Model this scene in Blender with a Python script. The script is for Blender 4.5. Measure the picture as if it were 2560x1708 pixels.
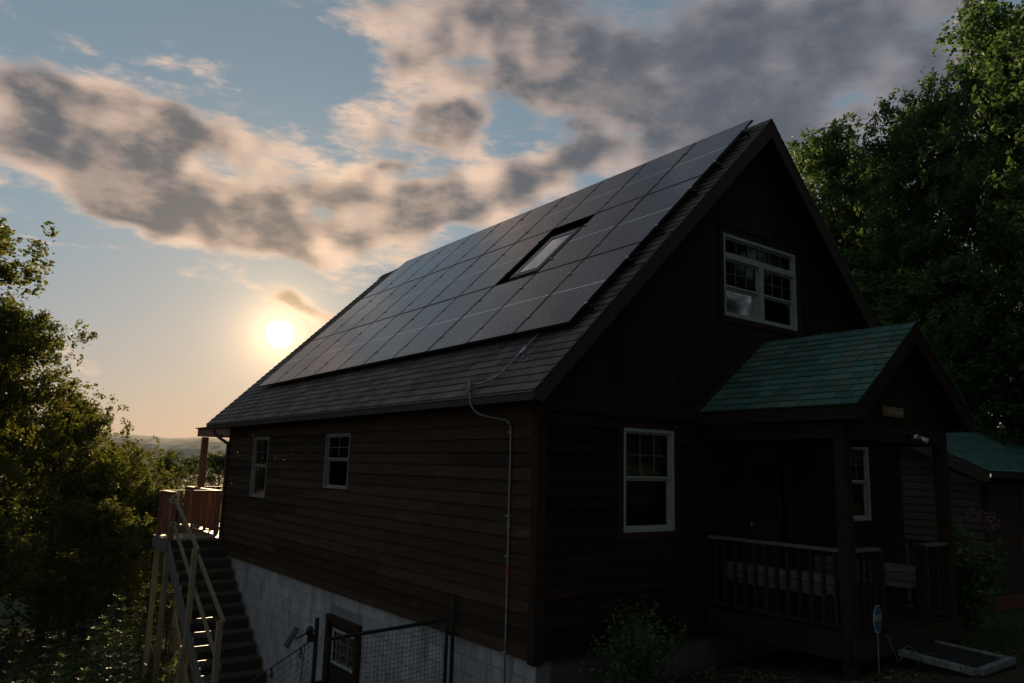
import bpy, bmesh, math, random
import numpy as np
from mathutils import Vector, Matrix, Euler

# ------------------------------------------------------------------ camera
SC = bpy.context.scene
for o in list(bpy.data.objects): bpy.data.objects.remove(o)
CAM = Vector((-5.223, -6.4966, 1.9862))
RT = Vector((0.80008684, -0.5992754, 0.02701909))
UP = Vector((-0.12080402, -0.11683931, 0.98577632))
FW = Vector((0.58759461, 0.79197068, 0.16587648))
cd = bpy.data.cameras.new('camera')
cam = bpy.data.objects.new('camera', cd)
SC.collection.objects.link(cam)
cd.sensor_width = 36.0
cd.lens = 1891.68 / 2560 * 36
cd.clip_start = 0.05
cd.clip_end = 20000
M = Matrix.Identity(4)
for i in range(3):
    M[i][0], M[i][1], M[i][2], M[i][3] = RT[i], UP[i], -FW[i], CAM[i]
cam.matrix_world = M
SC.camera = cam

# ------------------------------------------------------------------ light
SUN_AZ, SUN_EL = math.radians(19.3), math.radians(9.2)          # azimuth from +Y towards +X
SUN = Vector((math.sin(SUN_AZ) * math.cos(SUN_EL), math.cos(SUN_AZ) * math.cos(SUN_EL), math.sin(SUN_EL)))
SC.view_settings.view_transform = 'Standard'
SC.view_settings.look = 'None'
SC.view_settings.exposure = 0.6
SC.view_settings.gamma = 1.0
SC.view_settings.use_curve_mapping = False

W = bpy.data.worlds.new('World')
SC.world = W
W.use_nodes = True
nt = W.node_tree
nt.nodes.clear()
N = nt.nodes
Lk = nt.links

def inp(node, key, v):
    if v is None: return
    s = node.inputs[key]
    if isinstance(v, bpy.types.NodeSocket): node.id_data.links.new(v, s)
    else: s.default_value = v

def mth(t, op, a, b=None, c=None, clamp=False):
    n = t.nodes.new('ShaderNodeMath'); n.operation = op; n.use_clamp = clamp
    inp(n, 0, a); inp(n, 1, b); inp(n, 2, c)
    return n.outputs[0]

def vdot(t, a, vec):
    n = t.nodes.new('ShaderNodeVectorMath'); n.operation = 'DOT_PRODUCT'
    inp(n, 0, a); inp(n, 1, vec)
    return n.outputs['Value']

def sstep(t, v, lo, hi, a=0.0, b=1.0):
    n = t.nodes.new('ShaderNodeMapRange'); n.interpolation_type = 'SMOOTHSTEP'
    inp(n, 0, v); inp(n, 1, lo); inp(n, 2, hi); inp(n, 3, a); inp(n, 4, b)
    return n.outputs[0]

def mixc(t, f, a, b, mode='MIX'):
    n = t.nodes.new('ShaderNodeMix'); n.data_type = 'RGBA'; n.blend_type = mode
    inp(n, 0, f); inp(n, 6, a); inp(n, 7, b)
    return n.outputs[2]

def col(r, g, b): return (r, g, b, 1.0)

# cloud banks of this evening: direction (as azimuth, elevation in degrees), half widths in degrees, tilt, weight
BANKS = [
    (2.8, 23.5, 6.2, 1.6, -1, 0.80),
    (8.2, 20.6, 9.4, 2.4, -2, 1.00),
    (7.5, 17.6, 4.0, 1.6, -9, 0.80),
    (12.3, 16.2, 3.9, 1.8, -23, 1.35),
    (17.4, 16.6, 3.1, 2.3, -23, 1.70),
    (20.4, 14.3, 3.2, 1.1, -9, 0.50),
    (3.5, 20.4, 4.1, 1.9, 5, 0.40),
    (28.3, 19.1, 2.0, 1.5, 14, 1.30),
    (22.3, 18.9, 3.5, 1.4, 16, 0.60),
    (31.7, 25.2, 1.9, 2.4, -46, 1.30),
    (25.7, 21.6, 2.2, 1.1, 6, 0.70),
    (36.0, 32.5, 7.3, 3.3, -8, 1.00),
    (44.6, 27.4, 10.2, 2.6, -8, 1.25),
    (54.8, 29.9, 7.6, 4.1, 2, 0.95),
    (64.9, 29.9, 9.6, 3.6, -8, 0.75),
    (42.3, 23.0, 13.2, 2.2, 11, 0.55),
    (52.4, 24.7, 9.1, 2.5, 5, 0.40),
    (29.7, 29.9, 3.7, 1.5, 35, 0.40),
    (67.2, 23.8, 9.6, 3.3, -2, 0.60),
    (60.0, 20.9, 7.4, 1.8, -7, 0.40),
    (10.2, 28.3, 8.4, 2.1, 7, -0.85),
    (18.5, 25.4, 4.5, 1.5, -20, -0.50),
    (23.4, 30.4, 3.3, 1.5, 8, -0.35),
    (3.6, 13.5, 3.9, 1.7, 10, -0.80),
    (10.0, 11.5, 8.2, 1.5, -13, -0.80),
    (14.8, 5.0, 13.5, 3.4, 4, -1.30),
    (5.6, 8.7, 7.3, 3.4, 7, -0.90),
    (25.6, 13.1, 4.8, 1.9, 4, -0.40),
    (62.0, 25.5, 3.7, 1.6, 10, -0.45),
    (36.0, 33.3, 1.5, 1.5, 62, -0.40),
    (19.3, 8.6, 1.9, 1.5, 4, -1.30),
    (7.8, 6.2, 3.0, 1.4, -17, 1.15),
    (19.5, 11.1, 2.5, 0.6, 0, 1.35),
    (33.7, 20.7, 9.6, 1.3, 18, 0.50),
    (23.8, 16.2, 7.6, 1.9, 20, 0.50),
    (4.0, 13.7, 3.6, 0.6, 2, 1.00),
    (20.2, 39.1, 14.1, 4.7, 17, 1.00),
    (47.5, 41.2, 16.2, 5.5, -6, 0.90),
]

def cloud_group():
    g = bpy.data.node_groups.new('cloud density', 'ShaderNodeTree')
    g.interface.new_socket('dir', in_out='INPUT', socket_type='NodeSocketVector')
    g.interface.new_socket('d', in_out='OUTPUT', socket_type='NodeSocketFloat')
    g.interface.new_socket('mass', in_out='OUTPUT', socket_type='NodeSocketFloat')
    gi = g.nodes.new('NodeGroupInput'); go = g.nodes.new('NodeGroupOutput')
    d = gi.outputs[0]
    # warp the direction so that no bank keeps a smooth outline
    wn = g.nodes.new('ShaderNodeTexNoise'); wn.inputs['Scale'].default_value = 5.0; wn.inputs['Detail'].default_value = 3.0
    inp(wn, 'Vector', d)
    wv = g.nodes.new('ShaderNodeVectorMath'); wv.operation = 'SUBTRACT'; inp(wv, 0, wn.outputs['Color']); inp(wv, 1, (0.5, 0.5, 0.5))
    ws = g.nodes.new('ShaderNodeVectorMath'); ws.operation = 'SCALE'; inp(ws, 0, wv.outputs[0]); ws.inputs['Scale'].default_value = 0.11
    wa = g.nodes.new('ShaderNodeVectorMath'); wa.operation = 'ADD'; inp(wa, 0, d); inp(wa, 1, ws.outputs[0])
    dw = wa.outputs[0]
    tot = None
    for az, el, sx, sy, tilt, w in BANKS:
        az, el, tilt = map(math.radians, (az, el, tilt))
        c = Vector((math.sin(az) * math.cos(el), math.cos(az) * math.cos(el), math.sin(el)))
        r = Vector((math.cos(az), -math.sin(az), 0)); u = r.cross(c)
        e1 = r * math.cos(tilt) + u * math.sin(tilt); e2 = -r * math.sin(tilt) + u * math.cos(tilt)
        R = Matrix((e1, e2, e1.cross(e2))).transposed()
        m = g.nodes.new('ShaderNodeMapping'); m.vector_type = 'TEXTURE'
        m.inputs['Location'].default_value = c; m.inputs['Rotation'].default_value = R.to_euler('XYZ')
        m.inputs['Scale'].default_value = (math.tan(math.radians(sx * 1.9)), math.tan(math.radians(sy * 1.9)), 1.0)
        inp(m, 'Vector', dw)
        q = g.nodes.new('ShaderNodeTexGradient'); q.gradient_type = 'QUADRATIC_SPHERE'; inp(q, 0, m.outputs[0])
        tot = mth(g, 'MULTIPLY_ADD', q.outputs['Fac'], w * 1.25, tot if tot is not None else 0.0)
    # flattened noise: clouds lie in layers
    mp = g.nodes.new('ShaderNodeMapping'); mp.inputs['Scale'].default_value = (1.0, 1.0, 3.1); mp.inputs['Rotation'].default_value = (math.radians(7), math.radians(-6), 0); inp(mp, 0, d)
    n1 = g.nodes.new('ShaderNodeTexNoise'); n1.inputs['Scale'].default_value = 7.0; n1.inputs['Detail'].default_value = 9.0
    n1.inputs['Roughness'].default_value = 0.65; inp(n1, 'Vector', mp.outputs[0])
    v = mth(g, 'MULTIPLY', mth(g, 'SUBTRACT', n1.outputs[0], 0.5), 3.4)
    out = mth(g, 'ADD', mth(g, 'ADD', v, tot), -0.02)
    g.links.new(out, go.inputs[0])
    g.links.new(mth(g, 'MULTIPLY_ADD', v, 0.36, mth(g, 'MULTIPLY', tot, 1.0)), go.inputs[1])
    return g

def build_sky():
    tc = N.new('ShaderNodeTexCoord')
    d = tc.outputs['Generated']
    nrm = N.new('ShaderNodeVectorMath'); nrm.operation = 'NORMALIZE'; inp(nrm, 0, d); d = nrm.outputs[0]
    el = vdot(nt, d, (0, 0, 1))
    cosun = vdot(nt, d, SUN)
    sky = N.new('ShaderNodeTexSky'); sky.sky_type = 'NISHITA'; sky.sun_disc = False
    sky.sun_elevation = SUN_EL; sky.sun_rotation = SUN_AZ
    sky.air_density = 1.0; sky.dust_density = 0.2; sky.ozone_density = 1.5; sky.altitude = 400
    near = sstep(nt, cosun, 0.55, 1.0)
    base = sky.outputs[0]
    hs = N.new('ShaderNodeHueSaturation'); hs.inputs['Saturation'].default_value = SKY_SAT; hs.inputs['Value'].default_value = 1.0; inp(hs, 'Color', base)
    base = hs.outputs[0]
    # soft shoulder: the air close to the sun does not burn out
    lu = N.new('ShaderNodeRGBToBW'); inp(lu, 0, base)
    dv = mth(nt, 'DIVIDE', 1.0, mth(nt, 'MULTIPLY_ADD', lu.outputs[0], SKY_STR * SHOULDER, 1.0))
    sc = N.new('ShaderNodeVectorMath'); sc.operation = 'SCALE'; inp(sc, 0, base); inp(sc, 'Scale', dv); base = sc.outputs[0]
    # the low air on the sunward side reddens towards the horizon
    low = mth(nt, 'MULTIPLY', sstep(nt, el, 0.26, 0.0), sstep(nt, cosun, 0.3, 1.0))
    base = mixc(nt, low, base, col(1.20, 0.99, 0.98), 'MULTIPLY')
    base = mixc(nt, sstep(nt, el, 0.12, 0.4), base, col(0.93, 1.03, 1.0), 'MULTIPLY')
    g = cloud_group()
    c1 = N.new('ShaderNodeGroup'); c1.node_tree = g; inp(c1, 0, d)
    # second reading a little nearer the sun: which side of a bank is lit
    sh = N.new('ShaderNodeVectorMath'); sh.operation = 'MULTIPLY_ADD'
    tow = N.new('ShaderNodeVectorMath'); tow.operation = 'SUBTRACT'; inp(tow, 0, tuple(SUN)); inp(tow, 1, d)
    tn = N.new('ShaderNodeVectorMath'); tn.operation = 'NORMALIZE'; inp(tn, 0, tow.outputs[0])
    inp(sh, 0, tn.outputs[0]); inp(sh, 1, (0.03, 0.03, 0.03)); inp(sh, 2, d)
    rl = []
    for src in (d, sh.outputs[0]):
        q = N.new('ShaderNodeTexNoise'); q.inputs['Scale'].default_value = 11.0; q.inputs['Detail'].default_value = 2.0; inp(q, 'Vector', src)
        rl.append(q.outputs[0])
    dens = c1.outputs[0]; lit = mth(nt, 'SUBTRACT', rl[0], rl[1])
    lowfade = sstep(nt, el, 0.02, 0.16)
    alpha = mth(nt, 'MULTIPLY', sstep(nt, dens, -0.15, 0.60), lowfade)
    shade = sstep(nt, mth(nt, 'MULTIPLY_ADD', lit, -2.2, c1.outputs[1]), 0.0, 1.05)
    bl = N.new('ShaderNodeTexNoise'); bl.inputs['Scale'].default_value = 13.0; bl.inputs['Detail'].default_value = 6.0; bl.inputs['Roughness'].default_value = 0.62
    bm_ = N.new('ShaderNodeMapping'); bm_.inputs['Scale'].default_value = (1.0, 1.0, 1.9); inp(bm_, 0, d); inp(bl, 'Vector', bm_.outputs[0])
    shade = mth(nt, 'MULTIPLY', shade, sstep(nt, bl.outputs[0], 0.30, 0.60, 0.66, 1.0))
    warm = sstep(nt, cosun, 0.80, 1.0)
    edge = mixc(nt, warm, col(*EDGE_COOL), col(*EDGE_WARM))
    core = mixc(nt, warm, col(*CORE_COOL), col(*CORE_WARM))
    cl = mixc(nt, shade, edge, core)
    k = 1.0 / SKY_STR
    vm = N.new('ShaderNodeVectorMath'); vm.operation = 'SCALE'; inp(vm, 0, cl); vm.inputs['Scale'].default_value = k
    out = mixc(nt, mth(nt, 'MULTIPLY', alpha, 0.93), base, vm.outputs[0])
    # glow of the air round the sun, and the sun itself (blurred by that air)
    a1 = mth(nt, 'POWER', sstep(nt, cosun, 0.90, 1.0), 3.0)
    off = mth(nt, 'MULTIPLY', mth(nt, 'SUBTRACT', 1.0, cosun), 1.0 / 0.00045)
    a2 = mth(nt, 'DIVIDE', 1.0, mth(nt, 'ADD', mth(nt, 'MAXIMUM', off, 0.0), 1.0))
    disc = mth(nt, 'POWER', sstep(nt, cosun, math.cos(math.radians(1.25)), math.cos(math.radians(0.2))), 2.6)
    for f, c in ((a1, GLOW1), (a2, GLOW2), (disc, DISC)):
        n = N.new('ShaderNodeVectorMath'); n.operation = 'SCALE'; inp(n, 0, tuple(x * k for x in c)); inp(n, 'Scale', f)
        ad = N.new('ShaderNodeVectorMath'); ad.operation = 'ADD'; inp(ad, 0, out); inp(ad, 1, n.outputs[0]); out = ad.outputs[0]
    bg = N.new('ShaderNodeBackground'); inp(bg, 'Color', out); bg.inputs['Strength'].default_value = SKY_STR
    wo = N.new('ShaderNodeOutputWorld'); inp(wo, 'Surface', bg.outputs[0])

SKY_STR, SKY_SAT, SHOULDER = 0.105, 0.70, 2.45
EDGE_COOL, EDGE_WARM = (0.195, 0.184, 0.198), (0.66, 0.46, 0.33)
CORE_COOL, CORE_WARM = (0.064, 0.072, 0.090), (0.078, 0.080, 0.088)
GLOW1, GLOW2, DISC = (0.03, 0.018, 0.007), (1.15, 0.72, 0.32), (4.0, 3.2, 1.9)
build_sky()

sl = bpy.data.lights.new('sun', 'SUN')
sun = bpy.data.objects.new('sun', sl)
SC.collection.objects.link(sun)
sl.energy = 5.0; sl.color = (1.0, 0.72, 0.42); sl.angle = math.radians(0.5)
sun.rotation_euler = SUN.to_track_quat('Z', 'Y').to_euler()
SC.render.engine = 'CYCLES'
SC.cycles.use_denoising = True
HAZE = 0.6e-4

# ------------------------------------------------------------------ helpers
rng = random.Random(7)
COL = SC.collection
WL = {}                                   # world location of every object made here

def tag(o, label=None, cat=None, group=None, kind=None):
    if label: o['label'] = label
    if cat: o['category'] = cat
    if group: o['group'] = group
    if kind: o['kind'] = kind
    return o

def empty(name, loc, label=None, cat=None, group=None, parent=None):
    o = bpy.data.objects.new(name, None); o.empty_display_size = 0.2
    COL.objects.link(o)
    loc = Vector(loc)
    if parent: o.parent = parent; o.location = loc - WL[parent.name]
    else: o.location = loc
    WL[o.name] = loc
    return tag(o, label, cat, group)

def put(name, mesh, parent=None, matrix=None):
    """an object that uses an existing mesh; matrix in world space (its parents are never rotated)"""
    o = bpy.data.objects.new(name, mesh); COL.objects.link(o)
    m = (matrix or Matrix.Identity(4)).copy()
    WL[o.name] = m.to_translation()
    if parent:
        o.parent = parent
        m = Matrix.Translation(-WL[parent.name]) @ m
    o.matrix_local = m
    return o

class MB:
    def __init__(s, tf=None): s.v = []; s.f = []; s.tf = tf
    def add(s, vs, fs):
        n = len(s.v)
        s.v += [s.tf(*p) if s.tf else tuple(p) for p in vs]
        s.f += [tuple(i + n for i in f) for f in fs]
        return s
    def box(s, x0, x1, y0, y1, z0, z1):
        return s.add([(x, y, z) for x in (x0, x1) for y in (y0, y1) for z in (z0, z1)],
              [(0, 1, 3, 2), (4, 6, 7, 5), (0, 4, 5, 1), (2, 3, 7, 6), (0, 2, 6, 4), (1, 5, 7, 3)])
    def bar(s, p0, p1, w, h, up=(0, 0, 1)):
        """a board from p0 to p1, w wide across, h thick along up"""
        p0, p1, up = Vector(p0), Vector(p1), Vector(up)
        d = (p1 - p0).normalized(); sd = d.cross(up)
        if sd.length < 1e-4: sd = d.cross(Vector((0, 1, 0)))
        sd.normalize(); u = sd.cross(d)
        vs = [p + sd * a * w / 2 + u * b * h / 2 for p in (p0, p1) for a in (-1, 1) for b in (-1, 1)]
        return s.add(vs, [(0, 1, 3, 2), (4, 6, 7, 5), (0, 4, 5, 1), (2, 3, 7, 6), (0, 2, 6, 4), (1, 5, 7, 3)])
    def tube(s, pts, r, n=8, cap=True, r1=None):
        pts = [Vector(p) for p in pts]; k = len(pts); vs = []; fs = []
        d0 = (pts[1] - pts[0]).normalized()
        a = d0.orthogonal().normalized()
        for i, p in enumerate(pts):
            d = (pts[min(i + 1, k - 1)] - pts[max(i - 1, 0)]).normalized()
            a = (a - d * a.dot(d)).normalized(); b = d.cross(a)
            rr = r if r1 is None else r + (r1 - r) * i / (k - 1)
            vs += [p + (a * math.cos(t) + b * math.sin(t)) * rr for t in (2 * math.pi * j / n for j in range(n))]
        for i in range(k - 1):
            fs += [(i * n + j, i * n + (j + 1) % n, (i + 1) * n + (j + 1) % n, (i + 1) * n + j) for j in range(n)]
        if cap: fs += [tuple(reversed(range(n))), tuple(range((k - 1) * n, k * n))]
        return s.add(vs, fs)
    def lathe(s, c, axis, prof, n=12):
        c, ax = Vector(c), Vector(axis).normalized(); a = ax.orthogonal().normalized(); b = ax.cross(a)
        vs = [c + ax * h + (a * math.cos(t) + b * math.sin(t)) * max(r, 1e-4) for r, h in prof for t in (2 * math.pi * j / n for j in range(n))]
        k = len(prof)
        fs = [(i * n + j, i * n + (j + 1) % n, (i + 1) * n + (j + 1) % n, (i + 1) * n + j) for i in range(k - 1) for j in range(n)]
        return s.add(vs, fs + [tuple(reversed(range(n))), tuple(range((k - 1) * n, k * n))])
    def prism(s, poly, ext):
        ext = Vector(ext); n = len(poly); vs = [Vector(p) for p in poly]; vs += [v + ext for v in vs]
        return s.add(vs, [tuple(range(n)), tuple(reversed(range(n, 2 * n)))] + [(i, (i + 1) % n, n + (i + 1) % n, n + i) for i in range(n)])
    def mesh(s, name, mats, off=(0, 0, 0), smooth=False, bevel=0):
        me = bpy.data.meshes.new(name)
        ox, oy, oz = off
        me.from_pydata([(p[0] - ox, p[1] - oy, p[2] - oz) for p in s.v], [], s.f)
        bm = bmesh.new(); bm.from_mesh(me); bmesh.ops.recalc_face_normals(bm, faces=bm.faces)
        if bevel: bmesh.ops.bevel(bm, geom=bm.edges[:], offset=bevel, segments=1, affect='EDGES', clamp_overlap=True)
        bm.to_mesh(me); bm.free()
        for m in (mats if isinstance(mats, (list, tuple)) else [mats]): me.materials.append(m)
        if smooth: me.polygons.foreach_set('use_smooth', [True] * len(me.polygons))
        return me
    def build(s, name, mat, parent=None, smooth=False, bevel=0, at=None):
        base = Vector(at) if at is not None else (WL[parent.name] if parent else Vector((0, 0, 0)))
        return put(name, s.mesh(name, mat, base, smooth, bevel), parent, Matrix.Translation(base))

def spline(pts, k=6):
    pts = [Vector(p) for p in pts]; P = [pts[0] * 2 - pts[1]] + pts + [pts[-1] * 2 - pts[-2]]; out = []
    for i in range(1, len(P) - 2):
        for j in range(k):
            t = j / k
            out.append(0.5 * ((2 * P[i]) + (P[i + 1] - P[i - 1]) * t + (2 * P[i - 1] - 5 * P[i] + 4 * P[i + 1] - P[i + 2]) * t * t + (3 * P[i] - P[i - 1] - 3 * P[i + 1] + P[i + 2]) * t ** 3))
    return out + [pts[-1]]

# ------------------------------------------------------------------ materials
MATS = {}
def mat(name, c1, c2=None, rough=0.8, scale=(6, 6, 6), bump=0.0, bscale=None, rnd=0.0, metal=0.0, c3=None, c3cut=(0.55, 0.75), c3scale=2.0, c3map=(1, 1, 1), spec=0.5, island=False, trans=0.0, detail=5.0):
    if name in MATS: return MATS[name]
    m = bpy.data.materials.new(name); m.use_nodes = True; t = m.node_tree; t.nodes.clear()
    out = t.nodes.new('ShaderNodeOutputMaterial'); b = t.nodes.new('ShaderNodeBsdfPrincipled')
    b.inputs['Roughness'].default_value = rough; b.inputs['Metallic'].default_value = metal
    b.inputs['Specular IOR Level'].default_value = spec
    ge = t.nodes.new('ShaderNodeNewGeometry')
    color = None
    if c2 is not None:
        mp = t.nodes.new('ShaderNodeMapping'); mp.inputs['Scale'].default_value = scale; inp(mp, 0, ge.outputs['Position'])
        n = t.nodes.new('ShaderNodeTexNoise'); n.inputs['Scale'].default_value = 1.0; n.inputs['Detail'].default_value = detail; n.inputs['Roughness'].default_value = 0.65
        inp(n, 'Vector', mp.outputs[0])
        color = mixc(t, sstep(t, n.outputs[0], 0.32, 0.68), col(*c1), col(*c2))
        if bump:
            bn = t.nodes.new('ShaderNodeBump'); bn.inputs['Strength'].default_value = bump; bn.inputs['Distance'].default_value = 0.01
            if bscale:
                n2 = t.nodes.new('ShaderNodeTexNoise'); n2.inputs['Scale'].default_value = bscale; n2.inputs['Detail'].default_value = 4.0; inp(n2, 'Vector', ge.outputs['Position']); inp(bn, 'Height', n2.outputs[0])
            else: inp(bn, 'Height', n.outputs[0])
            inp(b, 'Normal', bn.outputs[0])
    if c3 is not None:
        n3 = t.nodes.new('ShaderNodeTexNoise'); n3.inputs['Scale'].default_value = c3scale; n3.inputs['Detail'].default_value = 6.0; n3.inputs['Roughness'].default_value = 0.7; mp3 = t.nodes.new('ShaderNodeMapping'); mp3.inputs['Scale'].default_value = c3map; inp(mp3, 0, ge.outputs['Position']); inp(n3, 'Vector', mp3.outputs[0])
        color = mixc(t, sstep(t, n3.outputs[0], c3cut[0], c3cut[1], 0.0, 0.85), color if color is not None else col(*c1), col(*c3))
    if rnd:
        if island: r = ge.outputs['Random Per Island']
        else: r = t.nodes.new('ShaderNodeObjectInfo').outputs['Random']
        v = mth(t, 'MULTIPLY_ADD', r, 2 * rnd, 1 - rnd)
        s = t.nodes.new('ShaderNodeVectorMath'); s.operation = 'SCALE'; inp(s, 0, color if color is not None else tuple(c1)); inp(s, 'Scale', v); color = s.outputs[0]
    if color is not None: inp(b, 'Base Color', color)
    else: b.inputs['Base Color'].default_value = col(*c1)
    last = b.outputs[0]
    if trans:
        tr = t.nodes.new('ShaderNodeBsdfTranslucent'); inp(tr, 'Color', color if color is not None else col(*c1))
        mx = t.nodes.new('ShaderNodeMixShader'); mx.inputs[0].default_value = trans; inp(mx, 1, last); inp(mx, 2, tr.outputs[0]); last = mx.outputs[0]
    inp(out, 'Surface', last)
    MATS[name] = m
    return m

def glass(name, tint=(0.75, 0.8, 0.8), through=0.75, rough=0.01, ior=1.42):
    m = bpy.data.materials.new(name); m.use_nodes = True; t = m.node_tree; t.nodes.clear()
    out = t.nodes.new('ShaderNodeOutputMaterial'); gl = t.nodes.new('ShaderNodeBsdfGlossy'); gl.inputs['Roughness'].default_value = rough
    tr = t.nodes.new('ShaderNodeBsdfTransparent'); tr.inputs[0].default_value = col(*[through * x for x in tint])
    fr = t.nodes.new('ShaderNodeFresnel'); fr.inputs[0].default_value = ior
    mx = t.nodes.new('ShaderNodeMixShader'); inp(mx, 0, fr.outputs[0]); inp(mx, 1, tr.outputs[0]); inp(mx, 2, gl.outputs[0])
    inp(out, 'Surface', mx.outputs[0]); return m

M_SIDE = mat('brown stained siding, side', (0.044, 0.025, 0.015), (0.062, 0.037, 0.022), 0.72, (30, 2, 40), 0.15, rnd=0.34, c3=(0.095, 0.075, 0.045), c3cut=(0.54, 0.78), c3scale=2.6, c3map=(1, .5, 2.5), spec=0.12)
M_GABL = mat('brown stained siding, gable', (0.020, 0.010, 0.0065), (0.030, 0.016, 0.010), 0.8, (2, 30, 40), 0.15, rnd=0.28, spec=0.12)  # same siding as the side wall, the gable's shade put into its colour
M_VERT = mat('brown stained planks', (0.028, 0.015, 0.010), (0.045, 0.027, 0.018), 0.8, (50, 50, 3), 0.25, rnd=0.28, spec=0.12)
M_TRIM = mat('brown stained trim', (0.030, 0.018, 0.012), (0.048, 0.030, 0.020), 0.75, (30, 30, 30), 0.15, rnd=0.12, spec=0.12)
M_FASC = mat('weathered fascia', (0.050, 0.040, 0.033), (0.080, 0.066, 0.055), 0.8, (25, 25, 25), 0.2, rnd=0.12, spec=0.12)
M_SHIN = mat('asphalt shingle', (0.135, 0.108, 0.098), (0.205, 0.168, 0.155), 0.92, (90, 90, 90), 0.5, rnd=0.30, spec=0.15, c3=(0.10, 0.095, 0.085), c3cut=(0.5, 0.7), c3scale=2.0, c3map=(.4, 1.5, .4))
M_SHIN2 = mat('asphalt shingle, joined', (0.135, 0.108, 0.098), (0.205, 0.168, 0.155), 0.92, (90, 90, 90), 0.5, rnd=0.30, island=True, spec=0.15, c3=(0.10, 0.095, 0.085), c3cut=(0.5, 0.7), c3scale=2.0, c3map=(.4, 1.5, .4))
M_GRSH = mat('green asphalt shingle', (0.052, 0.130, 0.100), (0.088, 0.185, 0.148), 0.92, (90, 90, 90), 0.5, rnd=0.28, spec=0.2, c3=(0.14, 0.14, 0.11), c3cut=(0.46, 0.68), c3scale=2.4, c3map=(.4, 1.6, .4))
M_GRSH2 = mat('green asphalt shingle, joined', (0.052, 0.130, 0.100), (0.088, 0.185, 0.148), 0.92, (90, 90, 90), 0.5, rnd=0.28, island=True, spec=0.2)
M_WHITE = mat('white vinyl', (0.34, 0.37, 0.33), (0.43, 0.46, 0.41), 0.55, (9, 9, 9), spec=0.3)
M_WSIDE = mat('dusty vinyl, side windows', (0.22, 0.20, 0.20), (0.29, 0.27, 0.27), 0.6, (9, 9, 9), spec=0.2)  # the white vinyl again, dimness of the side frames put into its colour
M_MUNT = mat('grille between the panes', (0.13, 0.14, 0.12), rough=0.6, spec=0.2)
M_DKPANE = mat('matte dark door pane', (0.02, 0.02, 0.02), rough=0.9, spec=0.1)  # front door pane painted matte dark to shut out the bright sky reflection
M_DARK = mat('dark interior', (0.012, 0.011, 0.010), rough=0.9)
M_BLIND = mat('cream blind slats', (0.30, 0.27, 0.24), rough=0.7)
M_BLOCK = mat('concrete block', (0.34, 0.325, 0.335), (0.46, 0.44, 0.45), 0.92, (5, 5, 3), 0.35, bscale=60, rnd=0.12, c3=(0.17, 0.165, 0.155), c3cut=(0.46, 0.70), c3scale=2.6, c3map=(1, 1.6, .35))
M_MORT = mat('mortar', (0.17, 0.165, 0.16), (0.25, 0.24, 0.235), 0.95, (20, 20, 20), 0.3)
M_DECK = mat('red brown deck wood', (0.19, 0.082, 0.048), (0.30, 0.135, 0.080), 0.6, (40, 40, 4), 0.2, rnd=0.2)
M_DFLR = mat('grey brown deck boards', (0.15, 0.11, 0.085), (0.25, 0.19, 0.15), 0.45, (40, 4, 40), 0.25, rnd=0.15)
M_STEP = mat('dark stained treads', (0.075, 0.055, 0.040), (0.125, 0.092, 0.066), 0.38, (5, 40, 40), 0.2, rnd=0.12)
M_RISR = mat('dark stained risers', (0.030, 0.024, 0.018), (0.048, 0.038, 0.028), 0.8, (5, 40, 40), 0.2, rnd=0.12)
M_PINE = mat('treated lumber', (0.24, 0.18, 0.11), (0.34, 0.26, 0.16), 0.75, (25, 25, 3), 0.2, rnd=0.15)
M_STRG = mat('grey stringer lumber', (0.13, 0.11, 0.10), (0.19, 0.165, 0.15), 0.8, (30, 30, 30), 0.2)
M_PORCH = mat('porch wood', (0.030, 0.019, 0.013), (0.052, 0.034, 0.024), 0.75, (30, 30, 30), 0.2, rnd=0.2, spec=0.12)
M_PRAIL = mat('worn porch rail cap', (0.10, 0.10, 0.095), (0.17, 0.165, 0.155), 0.7, (30, 4, 30), 0.2)
M_BENCH = mat('weathered bench wood', (0.13, 0.125, 0.10), (0.22, 0.205, 0.17), 0.75, (30, 4, 30), 0.2, rnd=0.15)
M_METAL = mat('galvanised conduit', (0.20, 0.22, 0.21), (0.28, 0.30, 0.29), 0.55, (12, 12, 12), metal=0.3)
M_BLKM = mat('black coated steel', (0.012, 0.012, 0.013), rough=0.5)
M_ALU = mat('dark anodised aluminium', (0.022, 0.022, 0.025), rough=0.35, metal=0.6)
M_ALUL = mat('bare aluminium', (0.5, 0.5, 0.52), rough=0.4, metal=0.9)
M_RED = mat('red tape label', (0.55, 0.05, 0.03), rough=0.6)
M_BARK = mat('bark', (0.045, 0.036, 0.028), (0.10, 0.085, 0.068), 0.95, (14, 14, 4), 0.6)
def forest_cover(m):
    t = m.node_tree; b = next(n for n in t.nodes if n.type == 'BSDF_PRINCIPLED'); src = b.inputs['Base Color'].links[0].from_socket
    ge = t.nodes.new('ShaderNodeNewGeometry'); ln = t.nodes.new('ShaderNodeVectorMath'); ln.operation = 'LENGTH'; inp(ln, 0, ge.outputs['Position'])
    n = t.nodes.new('ShaderNodeTexNoise'); n.inputs['Scale'].default_value = .08; n.inputs['Detail'].default_value = 8; inp(n, 'Vector', ge.outputs['Position'])
    f = mixc(t, n.outputs[0], col(.02, .035, .014), col(.05, .07, .028))
    inp(b, 'Base Color', mixc(t, sstep(t, ln.outputs['Value'], 30.0, 60.0), src, f)); b.inputs['Specular IOR Level'].default_value = .1
M_SOIL = mat('soil and leaf litter', (0.050, 0.035, 0.025), (0.105, 0.075, 0.052), 0.97, (7, 7, 7), 0.6, c3=(0.035, 0.055, 0.018), c3cut=(0.42, 0.6), c3scale=0.9)

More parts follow.
